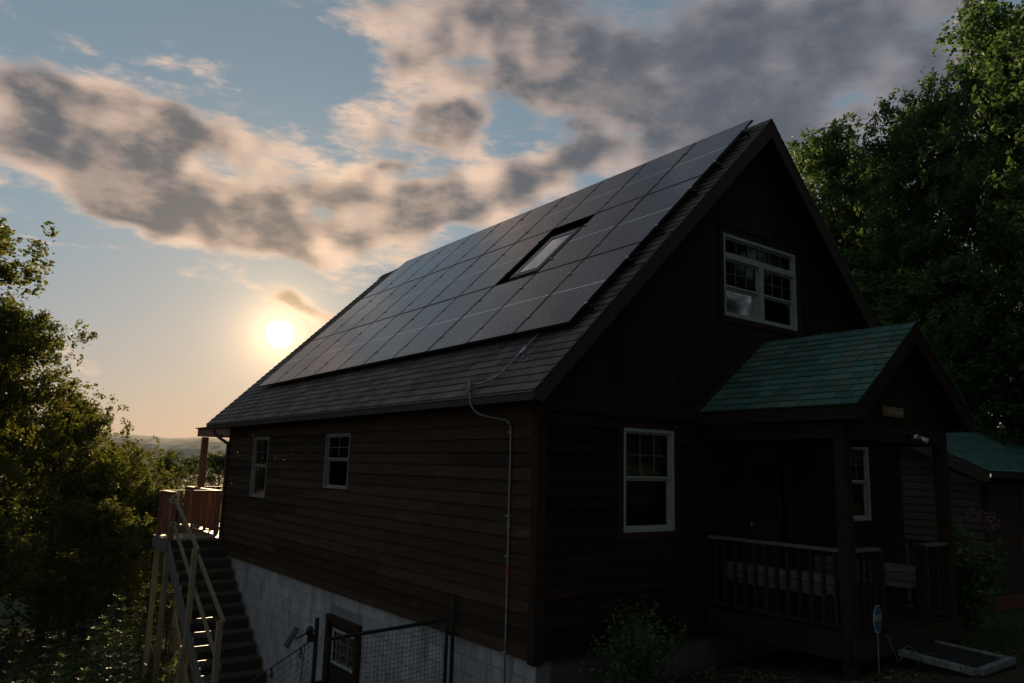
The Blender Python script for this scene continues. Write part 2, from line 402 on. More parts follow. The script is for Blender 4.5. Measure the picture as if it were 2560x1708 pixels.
forest_cover(M_SOIL)
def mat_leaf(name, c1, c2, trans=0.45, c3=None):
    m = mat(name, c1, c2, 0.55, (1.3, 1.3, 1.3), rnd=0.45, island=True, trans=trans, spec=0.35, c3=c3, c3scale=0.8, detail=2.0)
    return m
M_LEAF_L = mat_leaf('maple leaves, sunset side', (0.095, 0.120, 0.018), (0.145, 0.145, 0.022), 0.6, (0.17, 0.10, 0.018))  # yellow-green glow of the low sun put into the leaf colour
M_LEAF_R = mat_leaf('maple leaves', (0.060, 0.130, 0.036), (0.100, 0.170, 0.045), 0.5, (0.16, 0.15, 0.022))  # gold patches put the sun's golden tint into the leaf colour
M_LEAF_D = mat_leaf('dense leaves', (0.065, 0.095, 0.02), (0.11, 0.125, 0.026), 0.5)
M_LEAF_S = mat_leaf('shrub leaves', (0.060, 0.140, 0.045), (0.10, 0.18, 0.055), 0.35)
M_LEAF_W = mat_leaf('weed leaves', (0.10, 0.17, 0.045), (0.16, 0.20, 0.06), 0.55)
M_PINK = mat('faded pink blossom', (0.26, 0.12, 0.12), rough=0.7, rnd=0.3, island=True, trans=0.3)
M_GRASS = mat('grass blades', (0.05, 0.11, 0.02), (0.085, 0.15, 0.03), 0.6, (2, 2, 2), rnd=0.3, island=True, trans=0.35)

# glass of the solar panels: cells, busbars and the bright line of the half cut, all flat print under glass
def mat_panel():
    m = bpy.data.materials.new('solar cells'); m.use_nodes = True; t = m.node_tree; t.nodes.clear()
    out = t.nodes.new('ShaderNodeOutputMaterial'); b = t.nodes.new('ShaderNodeBsdfPrincipled')
    tc = t.nodes.new('ShaderNodeTexCoord'); sp = t.nodes.new('ShaderNodeSeparateXYZ'); inp(sp, 0, tc.outputs['Object'])
    u, v = sp.outputs[0], sp.outputs[1]
    def line(x, period, half, off=0.0):
        w = mth(t, 'PINGPONG', mth(t, 'ADD', x, off + 50 * period), period / 2)
        return mth(t, 'LESS_THAN', w, half)
    gu = line(u, 0.165, 0.0018); gv = line(v, 0.0815, 0.0014)
    grid = mth(t, 'MAXIMUM', gu, gv)
    dot = mth(t, 'MULTIPLY', line(u, 0.165, 0.013), line(v, 0.163, 0.009))
    mid = mth(t, 'LESS_THAN', mth(t, 'ABSOLUTE', v), 0.010)
    n = t.nodes.new('ShaderNodeTexNoise'); n.inputs['Scale'].default_value = 3.0; inp(n, 'Vector', tc.outputs['Object'])
    base = mixc(t, n.outputs[0], col(0.008, 0.010, 0.017), col(0.017, 0.019, 0.027))
    c = mixc(t, grid, base, col(0.07, 0.072, 0.078))
    c = mixc(t, dot, c, col(0.30, 0.30, 0.30))
    c = mixc(t, mid, c, col(0.8, 0.8, 0.8))
    inp(b, 'Base Color', c)
    oi = t.nodes.new('ShaderNodeObjectInfo')
    dn = t.nodes.new('ShaderNodeTexNoise'); dn.inputs['Scale'].default_value = 1.3; dn.inputs['Detail'].default_value = 5; inp(dn, 'Vector', tc.outputs['Object'])
    ge = t.nodes.new('ShaderNodeNewGeometry'); inp(dn, 'Vector', ge.outputs['Position'])
    r = mth(t, 'ADD', mth(t, 'MULTIPLY_ADD', dn.outputs[0], 0.16, 0.08), mth(t, 'MULTIPLY', oi.outputs['Random'], 0.05))
    inp(b, 'Roughness', r)
    b.inputs['IOR'].default_value = 1.5
    b.inputs['Specular IOR Level'].default_value = 0.5
    inp(out, 'Surface', b.outputs[0])
    return m
M_CELL = mat_panel()
M_GLAS = glass('window glass', rough=0.06)
M_GSIDE = glass('dimmed side window glass', (0.7, 0.58, 0.66), 0.6, 0.12, 1.05)  # side panes: reflection cut, their dim mauve look put into the tint
M_SKYG = glass('skylight glass', (0.5, 0.53, 0.56), 0.3, 0.03, 1.5)

# ------------------------------------------------------------------ ground
def S(x): x = max(0.0, min(1.0, x)); return x * x * (3 - 2 * x)
def zg(x, y):
    front = -0.36 + 0.135 * max(0.0, min(4.3, -y))
    if x > 4: front += -0.03 * min(8, x - 4) * 0.6
    side = -2.22 * S((y + 0.45) / 4.1)                       # the bank beside the house
    T = 1 - S((x - 1.0) / 6.0)
    z = front + side * T
    r = max(0.0, y - 9) + max(0.0, -x - 3.0) * 0.55
    z -= 0.045 * r * T
    if y > 16: z -= 0.10 * (y - 16) * (0.25 + 0.75 * T) - 0.0
    if z < -42: z = -42 + (z + 42) * 0.03
    return z + 0.035 * math.sin(x * 1.7 + y) * math.sin(y * 1.3)

def build_ground():
    def axis(lo, hi, near, far_):
        a = [0.0]; st = near
        while a[-1] < hi: a.append(a[-1] + st); st = st if a[-1] < 18 else st * 1.16
        b = [0.0]; st = near
        while b[-1] > lo: b.append(b[-1] - st); st = st if b[-1] > -14 else st * 1.16
        return sorted(set(b + a))
    xs = axis(-7000, 7000, 0.5, 1); ys = axis(-3000, 9000, 0.5, 1)
    vs = [(x, y, zg(x, y)) for x in xs for y in ys]; ny = len(ys)
    fs = [(i * ny + j, (i + 1) * ny + j, (i + 1) * ny + j + 1, i * ny + j + 1) for i in range(len(xs) - 1) for j in range(ny - 1)]
    me = bpy.data.meshes.new('ground'); me.from_pydata(vs, [], fs); me.materials.append(M_SOIL)
    me.polygons.foreach_set('use_smooth', [True] * len(me.polygons))
    tag(put('ground', me), 'dark bank of soil and weeds sloping down beside the house', kind='structure')
build_ground()

def build_hill():
    # the long wooded ridge on the horizon
    M_HILL = mat('distant forest', (0.030, 0.050, 0.022), (0.055, 0.080, 0.034), 1.0, (0.02, 0.02, 0.02), spec=0.1)
    vs = []; fs = []; n = 260; m = 14
    for i in range(n + 1):
        az = math.radians(-75 + 130 * i / n)
        D = 4300 + 260 * math.sin(i * 0.05)
        a = math.degrees(az)
        h = 134 + 26 * math.sin(a * 0.11 + 2.1) + 9 * math.sin(a * 0.43) + 3.5 * math.sin(a * 1.3 + 1) + rng.uniform(-1.6, 1.6) - 24 * S((a - 14) / 9)
        for j in range(m + 1):
            t = j / m
            d = D - 1500 + 1900 * t
            hh = -46 + (h + 46) * math.sin(min(t / 0.79, 1) * math.pi / 2) ** 1.3 * (1 - 0.4 * max(0, t - 0.79) / 0.21)
            vs.append((d * math.sin(az), d * math.cos(az), hh + (rng.uniform(-2, 2) if 0 < j < 12 else 0)))
    for i in range(n):
        for j in range(m): fs.append((i * (m + 1) + j, (i + 1) * (m + 1) + j, (i + 1) * (m + 1) + j + 1, i * (m + 1) + j + 1))
    me = bpy.data.meshes.new('hill'); me.from_pydata(vs, [], fs); me.materials.append(M_HILL)
    tag(put('hill', me), 'long blue wooded ridge on the horizon beyond the trees', kind='structure')
build_hill()

# ------------------------------------------------------------------ the house
HW, HL, OE, ZE, SL, GO, GO2 = 7.90, 11.0, 0.357, 2.818, 1.0034, 0.359, 0.83
XR = HW / 2; ZR = ZE + (XR + OE) * SL
CS = 1 / math.hypot(1, SL); SN = SL * CS                     # slope direction
house = empty('house', (0, 0, 0), 'dark brown timber house with a steep gable roof carrying solar panels', 'house')

side_tf = lambda a, z, o: (-o, a, z)                          # a along the side wall, o outwards
gab_tf = lambda a, z, o: (a, -o, z)

WIN_A = (8.499, 9.411, 1.284, 2.485); WIN_B = (4.754, 5.694, 1.590, 2.479)
WIN_F = (1.265, 2.159, 1.284, 2.515); WIN_P = (5.93, 6.83, 1.33, 2.50)
WIN_G = (3.21, 4.96, 4.157, 5.352); DOOR_F = (3.62, 4.53, 0.33, 2.42)
DOOR_S = (4.16, 5.10, -2.50, -0.45)

def wall_mb(tf, a0, a1, z0, z1, holes, th):
    """a wall slab with real openings, outer face at o = 0"""
    mb = MB(lambda a, z, o: tf(a, z, o))
    A = sorted({a0, a1, *[h[0] for h in holes], *[h[1] for h in holes]}); Z = sorted({z0, z1, *[h[2] for h in holes], *[h[3] for h in holes]})
    for i in range(len(A) - 1):
        for j in range(len(Z) - 1):
            ca, cz = (A[i] + A[i + 1]) / 2, (Z[j] + Z[j + 1]) / 2
            if any(h[0] < ca < h[1] and h[2] < cz < h[3] for h in holes): continue
            if A[i + 1] - A[i] < 1e-3 or Z[j + 1] - Z[j] < 1e-3: continue
            mb.box(A[i], A[i + 1], Z[j], Z[j + 1], -th, 0)
    return mb
sw = wall_mb(side_tf, 0, HL, 0, 2.9, [WIN_A, WIN_B], 0.14).build('side_wall', M_DARK, house)
gw = wall_mb(gab_tf, 0.145, HW, 0.0, 2.9, [WIN_F, WIN_P, DOOR_F], 0.14)
# the triangle above, cut round the gable window
def zroof(x): return ZE - 0.06 + (min(x, HW - x) + OE) * SL
for x0, x1, z0 in ((0.01, WIN_G[0], 2.9), (WIN_G[1], HW - 0.01, 2.9)):
    pts = [(x0, 0, z0), (x1, 0, z0), (x1, 0, zroof(x1))] + ([(XR, 0, zroof(XR))] if x0 < XR < x1 else []) + [(x0, 0, max(zroof(x0), z0 + 0.01))]
    gw.prism([(p[0], 0, p[2]) for p in pts], (0, 0, 0)) if False else gw.add(
        [(p[0], p[2], o) for o in (0, -0.14) for p in pts],
        [tuple(range(len(pts))), tuple(range(2 * len(pts) - 1, len(pts) - 1, -1))] + [(i, (i + 1) % len(pts), len(pts) + (i + 1) % len(pts), len(pts) + i) for i in range(len(pts))])
x0, x1 = WIN_G[0], WIN_G[1]
gw.box(x0, x1, 2.9, WIN_G[2], -0.14, 0)
pts = [(x0, WIN_G[3]), (x1, WIN_G[3]), (x1, zroof(x1)), (XR, zroof(XR)), (x0, zroof(x0))]
gw.add([(p[0], p[1], o) for o in (0, -0.14) for p in pts], [(0, 1, 2, 3, 4), (9, 8, 7, 6, 5)] + [(i, (i + 1) % 5, 5 + (i + 1) % 5, 5 + i) for i in range(5)])
gw = gw.build('gable_wall', M_DARK, house)
bw = MB().box(HW - 0.14, HW, 0.001, HL, 0.0, 2.9).box(0.145, HW - 0.145, HL - 0.14, HL, 0.0, 2.9)
bw.add([(0.3, HL, 2.9), (HW - 0.3, HL, 2.9), (XR, HL, ZR - 0.4), (0.3, HL - 0.14, 2.9), (HW - 0.3, HL - 0.14, 2.9), (XR, HL - 0.14, ZR - 0.4)], [(0, 1, 2), (5, 4, 3), (0, 3, 4, 1), (1, 4, 5, 2), (2, 5, 3, 0)])
bw.box(0.16, HW - 0.16, 0.16, HL - 0.16, 0.02, 0.06).box(0.16, HW - 0.16, 0.16, HL - 0.16, 2.82, 2.86)
bw.build('rear_wall', M_DARK, house)

# lap siding: every board is a piece
def board_mesh(tf, name, m, h=0.172):
    mb = MB(lambda a, z, o: tf(a, z, o))
    mb.add([(0, 0, 0.002), (0, 0, 0.034), (0, h, 0.007), (0, h, 0.002), (1, 0, 0.002), (1, 0, 0.034), (1, h, 0.007), (1, h, 0.002)],
           [(0, 1, 2, 3), (7, 6, 5, 4), (0, 4, 5, 1), (1, 5, 6, 2), (2, 6, 7, 3), (3, 7, 4, 0)])
    return mb.mesh(name, m)
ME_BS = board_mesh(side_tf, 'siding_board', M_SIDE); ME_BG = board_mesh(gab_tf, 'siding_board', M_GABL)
EXP = 0.1555

def lap(tf, me, a0, a1, z0, z1, holes, parent, seed, maxlen=4.4, limit=None, width_at=None):
    r = random.Random(seed); z = z0; n = 0; axis = 1 if tf is side_tf else 0
    while z < z1 - 0.02:
        lo, hi = a0, a1
        segs = []; cuts = sorted([(h[0], h[1]) for h in holes if h[2] < z + EXP and h[3] > z])
        p = lo
        for c in cuts: segs.append((p, c[0])); p = c[1]
        segs.append((p, hi))
        for s0, s1 in segs:
            q = s0; first = True
            while q < s1 - 0.02:
                L = min(s1 - q, (r.uniform(0.9, maxlen) if first else maxlen)); first = False
                if s1 - q - L < 0.4: L = s1 - q
                sc = Matrix.Diagonal((1, L - 0.003, 1, 1)) if axis == 1 else Matrix.Diagonal((L - 0.003, 1, 1, 1))
                px, py, pz = tf(q, z + r.uniform(-0.002, 0.002), r.uniform(0, 0.002))
                tilt = Matrix.Rotation(r.uniform(-0.0006, 0.0006), 4, 'X' if axis == 1 else 'Y')
                put('siding_board', me, parent, Matrix.Translation((px, py, pz)) @ tilt @ sc); n += 1
                q += L
        z += EXP
    return n
TR = 0.085
grow = lambda h, t=TR: (h[0] - t, h[1] + t, h[2] - t, h[3] + t)
lap(side_tf, ME_BS, 0.085, HL - 0.0, 0.0, 2.78, [grow(WIN_A, 0.002), grow(WIN_B, 0.002)], sw, 3)
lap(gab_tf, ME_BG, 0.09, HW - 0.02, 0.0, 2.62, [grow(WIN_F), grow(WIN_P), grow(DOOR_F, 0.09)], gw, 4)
# corner boards
MB().box(-0.036, 0.0, -0.036, 0.082, -0.03, 2.78).build('corner_board', M_TRIM, house, bevel=0.003)
MB().box(0.002, 0.088, -0.036, -0.001, -0.03, 2.78).build('corner_board', M_TRIM, house, bevel=0.003)
MB().box(-0.034, 0.0, HL + 0.001, HL + 0.09, -0.03, 2.78).build('corner_board', M_TRIM, house)
# belt board between lap siding and the upright planks, then the planks of the gable
MB().box(0.0, HW, -0.04, -0.002, 2.64, 2.80).build('belt_board', M_TRIM, house, bevel=0.003)
x = 0.02; k = 0
pr = random.Random(11)
while x < HW - 0.05:
    w = 0.245; xa, xb = x, min(x + w - 0.008, HW - 0.01)
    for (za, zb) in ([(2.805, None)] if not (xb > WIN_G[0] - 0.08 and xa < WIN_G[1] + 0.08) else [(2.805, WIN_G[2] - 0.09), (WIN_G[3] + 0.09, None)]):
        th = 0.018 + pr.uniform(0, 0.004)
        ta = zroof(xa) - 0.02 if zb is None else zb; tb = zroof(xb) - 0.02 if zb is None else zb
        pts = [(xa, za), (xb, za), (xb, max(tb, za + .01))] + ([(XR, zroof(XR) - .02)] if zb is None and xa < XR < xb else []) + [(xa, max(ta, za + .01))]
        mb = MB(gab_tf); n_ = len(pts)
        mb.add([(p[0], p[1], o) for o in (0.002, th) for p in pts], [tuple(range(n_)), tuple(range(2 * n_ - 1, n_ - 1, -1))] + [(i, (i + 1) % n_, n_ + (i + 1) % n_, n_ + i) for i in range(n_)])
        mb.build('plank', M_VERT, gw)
    x += w

# windows -------------------------------------------------------------------
def frame_rect(mb, a0, a1, z0, z1, t, o0, o1, tb=None, tt=None):
    tb = t if tb is None else tb; tt = t if tt is None else tt
    mb.box(a0, a1, z1 - tt, z1, o0, o1); mb.box(a0, a1, z0, z0 + tb, o0, o1)
    mb.box(a0, a0 + t, z0 + tb, z1 - tt, o0, o1); mb.box(a1 - t, a1, z0 + tb, z1 - tt, o0, o1)

def double_hung(tf, H, zm, grid, parent, label=None, trim=True, blind=False, frame_mesh=None):
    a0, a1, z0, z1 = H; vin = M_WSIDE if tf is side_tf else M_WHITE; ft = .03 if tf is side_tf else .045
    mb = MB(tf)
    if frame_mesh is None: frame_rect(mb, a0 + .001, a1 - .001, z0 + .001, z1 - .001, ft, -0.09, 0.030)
    else: frame_mesh(mb)
    w = mb.build('window', vin, parent, bevel=0.002)
    if label: w['label'] = label
    if trim:
        tm = MB(tf); frame_rect(tm, a0 - 0.085, a1 + 0.085, z0 - 0.085, z1 + 0.085, 0.083, 0.002, 0.040)
        tm.box(a0 - 0.11, a1 + 0.11, z1 + 0.087, z1 + 0.105, 0.002, 0.058)
        tm.build('trim', M_TRIM, w, bevel=0.002)
    sash(tf, a0 + ft, a1 - ft, zm, z1 - ft, 0.0, grid, w, vin=vin)
    sash(tf, a0 + ft, a1 - ft, z0 + ft, zm - 0.001, -0.022, None, w, vin=vin)
    if blind:
        b = MB(tf); z = zm + 0.02
        while z < z1 - 0.06: b.box(a0 + 0.06, a1 - 0.06, z, z + 0.016, -0.125, -0.110); z += 0.03
        o = b.build('blind', M_BLIND, w); o['kind'] = 'stuff'
    return w

def sash(tf, a0, a1, z0, z1, o, grid, w, vin=None):
    vin = vin or M_WHITE; gm = M_MUNT
    mb = MB(tf); frame_rect(mb, a0 + .001, a1 - .001, z0 + .001, z1 - .001, 0.026, o - 0.03, o)
    mb.build('sash', vin, w, bevel=0.0015)
    pa0, pa1, pz0, pz1 = a0 + 0.027, a1 - 0.027, z0 + 0.027, z1 - 0.027
    if grid:
        nx, nz = grid
        for i in range(1, nx):
            x = pa0 + (pa1 - pa0) * i / nx
            MB(tf).box(x - 0.006, x + 0.006, pz0, pz1, o - 0.020, o - 0.006).build('muntin', gm, w)
        for j in range(1, nz):
            z = pz0 + (pz1 - pz0) * j / nz
            for i in range(nx):
                x_0 = pa0 + (pa1 - pa0) * i / nx + 0.009; x_1 = pa0 + (pa1 - pa0) * (i + 1) / nx - 0.009
                MB(tf).box(x_0, x_1, z - 0.006, z + 0.006, o - 0.020, o - 0.006).build('muntin', gm, w)
    g = MB(tf); g.add([(pa0 - .003, pz0 - .003, o - 0.023), (pa1 + .003, pz0 - .003, o - 0.023), (pa1 + .003, pz1 + .003, o - 0.023), (pa0 - .003, pz1 + .003, o - 0.023)], [(0, 1, 2, 3)])
    g.build('pane', M_GSIDE if tf is side_tf else M_GLAS, w)

wA = double_hung(side_tf, WIN_A, 1.912, (2, 2), sw, 'narrow white window nearest the rear deck', trim=False)
wB = double_hung(side_tf, WIN_B, 2.062, (2, 2), sw, 'short white window halfway along the side wall', trim=False)
wF = double_hung(gab_tf, WIN_F, 1.913, (3, 2), gw, 'white window of the ground floor near the corner', blind=True)
wP = double_hung(gab_tf, WIN_P, 1.93, (3, 2), gw, 'white window behind the porch posts')
# the triple window of the gable: a transom over two double hung sashes
def gfm(mb):
    a0, a1, z0, z1 = WIN_G; am = (a0 + a1) / 2; zt = 5.03
    frame_rect(mb, a0 + .001, a1 - .001, z0 + .001, z1 - .001, 0.05, -0.09, 0.030)
    mb.box(a0 + 0.052, a1 - 0.052, zt - 0.045, zt + 0.03, -0.09, 0.031)
    mb.box(am - 0.05, am + 0.05, z0 + 0.052, zt - 0.046, -0.09, 0.032)
mb = MB(gab_tf); gfm(mb); wG = mb.build('window', M_WHITE, gw, bevel=0.002); wG['label'] = 'large white gable window with a transom over two sashes'
tm = MB(gab_tf); frame_rect(tm, WIN_G[0] - .085, WIN_G[1] + .085, WIN_G[2] - .085, WIN_G[3] + .085, 0.083, 0.002, 0.040)
tm.box(WIN_G[0] - .12, WIN_G[1] + .12, WIN_G[3] + .087, WIN_G[3] + .105, 0.002, 0.06).build('trim', M_TRIM, wG)
am = (WIN_G[0] + WIN_G[1]) / 2
sash(gab_tf, WIN_G[0] + .052, WIN_G[1] - .052, 5.06, WIN_G[3] - .05, 0.0, (6, 1), wG)
for a0, a1 in ((WIN_G[0] + .052, am - .052), (am + .052, WIN_G[1] - .052)):
    sash(gab_tf, a0, a1, 4.585, 4.985, 0.0, (3, 2), wG); sash(gab_tf, a0, a1, 4.207, 4.584, -0.022, None, wG)
# front door under the porch, cellar door beside the stairs
def door(tf, H, parent, mt, glass_z, lites, label, nm='door', mg=.13):
    a0, a1, z0, z1 = H; mb = MB(tf)
    ga0, ga1, gz0, gz1 = a0 + mg, a1 - mg, glass_z[0], glass_z[1]
    mb.box(a0 + .03, a1 - .03, z0, gz0, -0.08, -0.035).box(a0 + .03, a1 - .03, gz1, z1 - .03, -0.08, -0.035)
    mb.box(a0 + .03, ga0, gz0, gz1, -0.08, -0.035).box(ga1, a1 - .03, gz0, gz1, -0.08, -0.035)
    d = mb.build(nm, mt, parent); d['label'] = label
    fr = MB(tf); frame_rect(fr, ga0 - .02, ga1 + .02, gz0 - .02, gz1 + .02, 0.035, -0.034, -0.012)
    fr.build('frame', M_WHITE if nm != 'front_door' else M_DOORB, d)
    for i in range(1, lites[0]):
        x = ga0 + (ga1 - ga0) * i / lites[0]; MB(tf).box(x - .008, x + .008, gz0 + .016, gz1 - .016, -0.044, -0.030).build('muntin', M_MUNT, d)
    for i in range(1, lites[1]):
        z = gz0 + (gz1 - gz0) * i / lites[1]; MB(tf).box(ga0 + .016, ga1 - .016, z - .008, z + .008, -0.0455, -0.0315).build('muntin', M_MUNT, d)
    MB(tf).add([(ga0, gz0, -.05), (ga1, gz0, -.05), (ga1, gz1, -.05), (ga0, gz1, -.05)], [(0, 1, 2, 3)]).build('pane', M_GLAS if nm != 'front_door' else M_DKPANE, d)
    tm = MB(tf); tm.box(a0 - .11, a0, z0, z1 + .001, -0.04, 0.045).box(a1, a1 + .11, z0, z1 + .001, -0.04, 0.045).box(a0 - .11, a1 + .11, z1 + .002, z1 + .11, -0.04, 0.046)
    tm.build('trim', M_TRIM, d, bevel=0.002)
    MB(tf).lathe((a0 + 0.09, z0 + 1.0, -0.03), (0, 0, 1), [(0.012, 0), (0.012, 0.03), (0.028, 0.035), (0.028, 0.06), (0.01, 0.066)], 10).build('handle', M_METAL, d, smooth=True)
M_DOORB = mat('brown painted door', (0.045, 0.028, 0.018), rough=0.5, spec=0.12)
door(gab_tf, DOOR_F, gw, M_DOORB, (1.35, 2.15), (1, 1), 'dark front door behind the porch rail', nm='front_door')

# foundation ----------------------------------------------------------------
found = wall_mb(side_tf, 0, HL, -3.3, -0.002, [(DOOR_S[0] - .0, DOOR_S[1], -2.5, DOOR_S[3])], 0.2)
found.tf = lambda a, z, o: (0.030 - o, a, z)
fd = MB(); fd.v = [(0.030 + p[0] * 1.0, p[1], p[2]) for p in found.v]; fd.f = found.f
fd.box(0.232, HW, 0.030, 0.20, -1.2, -0.004).box(HW - .2, HW, 0.201, HL, -2, -0.004).box(0.232, HW - 0.201, HL - .2, HL, -3.5, -0.004)
fo = fd.build('foundation', M_MORT, house)
door(side_tf, DOOR_S, fo, M_DOORB, (-1.02, -0.55), (3, 3), 'brown cellar door with a nine light pane', mg=.075)
bm_ = MB().box(0.0, 0.05, 0.0, 0.392, 0.0, 0.192)
ME_BLK = bm_.mesh('block', M_BLOCK, bevel=0.004)
half = MB().box(0.0, 0.05, 0.0, 0.192, 0.0, 0.192).mesh('block', M_BLOCK, bevel=0.004)
cand = []
for j in range(0, 15):
    z = -0.2 * (j + 1) + 0.0; off = 0.2 * (j % 2); y = 0.002 - off
    while y < HL - 0.05:
        y0, y1 = max(y, 0.002), min(y + 0.392, HL)
        if y1 - y0 > 0.1 and not (z < DOOR_S[3] + .11 and y1 > DOOR_S[0] - .11 and y0 < DOOR_S[1] + .11) and zg(-.2, y) < z + 0.2:
            cand.append((y0, z, y1 - y0))
        elif z < DOOR_S[3] + .11 and zg(-.2, y) < z + .2:
            for q0, q1 in ((y0, min(y1, DOOR_S[0] - .112)), (max(y0, DOOR_S[1] + .112), y1)):
                if q1 - q0 > 0.04: cand.append((q0, z, q1 - q0))
        y += 0.4
cand.sort(key=lambda c: c[0] - 0.8 * c[1])
br = random.Random(5)
for k, (y, z, w) in enumerate(cand[:300]):
    me = ME_BLK if w > 0.25 else half
    put('block', me, fo, Matrix.Translation((0.0225 + br.uniform(-.0012, .0012), y, z + .004)) @ Matrix.Diagonal((1, w / (0.392 if w > 0.25 else 0.192), 1, 1)))
mb = MB()
for y, z, w in cand[300:]: mb.box(0.0225, 0.06, y, y + w, z + .004, z + .196)
if mb.v:
    o = mb.build('block_courses', M_BLOCK, fo); o['kind'] = 'stuff'
MB().box(0.074, HW, 0.018, 0.029, -1.0, -.004).build('parge_coat', mat('dark parged foundation', (.10, .09, .075), (.15, .135, .115), .95, (6, 6, 6), .3), fo)

# roof ----------------------------------------------------------------------
def slopeM(side, s, y, h):
    """matrix with local x along -Y (+Y for the other slope), y up the slope, z outwards"""
    if side == 0:
        R = Matrix(((0, CS, -SN), (-1, 0, 0), (0, SN, CS))); p = Vector((-OE + s * CS - h * SN, y, ZE + s * SN + h * CS))
    else:
        R = Matrix(((0, -CS, SN), (1, 0, 0), (0, SN, CS))); p = Vector((HW + OE - s * CS + h * SN, y, ZE + s * SN + h * CS))
    return Matrix.Translation(p) @ R.to_4x4()
SLEN = (XR + OE) / CS
Y0, Y1 = -GO, HL + GO2
rf = MB()
for sd in (0, 1):
    m = slopeM(sd, 0, 0, 0)
    t = lambda s, y, h: tuple(slopeM(sd, s, y, h).to_translation())
    rf.add([t(s, y, h) for s in (0, SLEN - (0.0 if sd == 0 else 0.002)) for y in (Y0 + .02, Y1 - .02) for h in (-0.06, -0.012)],
           [(0, 1, 3, 2), (4, 6, 7, 5), (0, 4, 5, 1), (2, 3, 7, 6), (0, 2, 6, 4), (1, 5, 7, 3)])
roof = rf.build('roof', M_FASC, house)
def shmesh(w, m, e=0.1385):
    """one tab: thick butt edge, sloping under the course above"""
    mb = MB(); h = e + 0.03
    mb.add([(0, 0, -0.008), (w, 0, -0.008), (w, h, -0.011), (0, h, -0.011), (0, 0, 0.011), (w, 0, 0.011), (w, h, -0.007), (0, h, -0.007)],
           [(0, 3, 2, 1), (4, 5, 6, 7), (0, 1, 5, 4), (1, 2, 6, 5), (2, 3, 7, 6), (3, 0, 4, 7)])
    return mb
ROW = SLEN / 44
widths = (0.20, 0.27, 0.34)
ME_SH = [shmesh(w - 0.011, 0).mesh('shingle', M_SHIN) for w in widths]
sr = random.Random(21); stuff = MB(); single = 0
for sd in (0, 1):
    for j in range(44):
        y = Y1 - sr.uniform(0, 0.3) if sd == 0 else Y0 - sr.uniform(0, .2)
        y = Y1 + 0.02 if sd == 0 else Y0 - 0.02
        first = True
        while (y > Y0 + 0.03) if sd == 0 else (y < Y1 - 0.03):
            k = sr.randrange(3); w = widths[k]
            if first: w = sr.uniform(0.12, 0.3); first = False
            w = min(w, (y - Y0 + .02) if sd == 0 else (Y1 + .02 - y))
            h = sr.uniform(-0.0005, 0.0022)
            s0 = j * ROW - 0.012 + sr.uniform(-0.002, 0.002)
            vis = sd == 0 and j < 8
            near = vis and single < 300 and y < 9.6
            if near:
                M_ = slopeM(sd, s0, y, h) @ Matrix.Diagonal((w / widths[k], 1, 1, 1))
                put('shingle', ME_SH[k], roof, M_); single += 1
            else:
                mm = slopeM(sd, s0, y, h)
                sb = shmesh(max(w - 0.011, .01), 0, ROW)
                stuff.add([tuple(mm @ Vector(p)) for p in sb.v], sb.f)
            y += -w if sd == 0 else w
o = stuff.build('shingle_courses', M_SHIN2, roof); o['kind'] = 'stuff'
# ridge caps
y = Y0 - 0.02; rc = MB()
while y < Y1:
    for s_ in (-1, 1):
        rc.add([(XR, y, ZR + .016), (XR, y + .2, ZR + .006), (XR + s_ * .12, y + .2, ZR + .006 - .12 * SL), (XR + s_ * .12, y, ZR + .016 - .12 * SL),
                (XR, y, ZR + .004), (XR, y + .2, ZR - .004), (XR + s_ * .12, y + .2, ZR - .006 - .12 * SL), (XR + s_ * .12, y, ZR + .002 - .12 * SL)],
               [(0, 1, 2, 3), (7, 6, 5, 4), (0, 3, 7, 4), (2, 1, 5, 6), (0, 4, 5, 1), (3, 2, 6, 7)])
    y += 0.145
o = rc.build('ridge_caps', M_SHIN2, roof); o['kind'] = 'stuff'
# rake boards, soffits, eave trim
def rake(y, th, dep=0.19, nm='rake_board', m=M_FASC):
    for sd in (0, 1):
        x0, xr = (-OE - .0, XR) if sd == 0 else (HW + OE, XR)
        z0 = ZE - .018
        mb = MB(); e = -1 if sd == 0 else 1
        mb.prism([(x0, y, z0 - .015), (xr, y, ZR - .018), (xr, y, ZR - .018 - dep * 1.35), (x0 - e * .10, y, z0 - dep * 0.62), (x0, y, z0 - dep * 0.45)], (0, th, 0))
        mb.build(nm, m, roof)
rake(Y0 - .004, 0.03); rake(Y1 - .03, 0.03)
for sd in (0, 1):
    e = 1 if sd == 0 else -1; x0 = -OE if sd == 0 else HW + OE
    for ya, yb in ((Y0 + .028, -0.045), (HL + .002, Y1 - .032)):
        MB().prism([(x0 + e * .03, ya, ZE - .10), (XR - e * .001, ya, ZR - .12), (XR - e * .001, ya, ZR - .14), (x0 + e * .03, ya, ZE - .12)], (0, yb - ya, 0)).build('soffit', M_TRIM, roof)
MB().box(-OE + .004, -OE + .024, Y0 + .03, Y1 - .032, ZE - .115, ZE - .022).build('eave_board', M_FASC, roof)
MB().box(-OE + .026, -0.045, Y0 + .10, Y1 - .032, ZE - .112, ZE - .096).build('soffit', M_TRIM, roof)
MB().box(-OE - .012, -OE + .002, Y0 + .01, Y1 - .01, ZE - .030, ZE - .016).build('drip_edge', mat('drip edge', (0.16, 0.13, 0.13), rough=0.5), roof)
MB().box(HW + .045, HW + OE - .004, Y0 + .03, Y1 - .03, ZE - .115, ZE - .05).build('soffit', M_TRIM, roof)

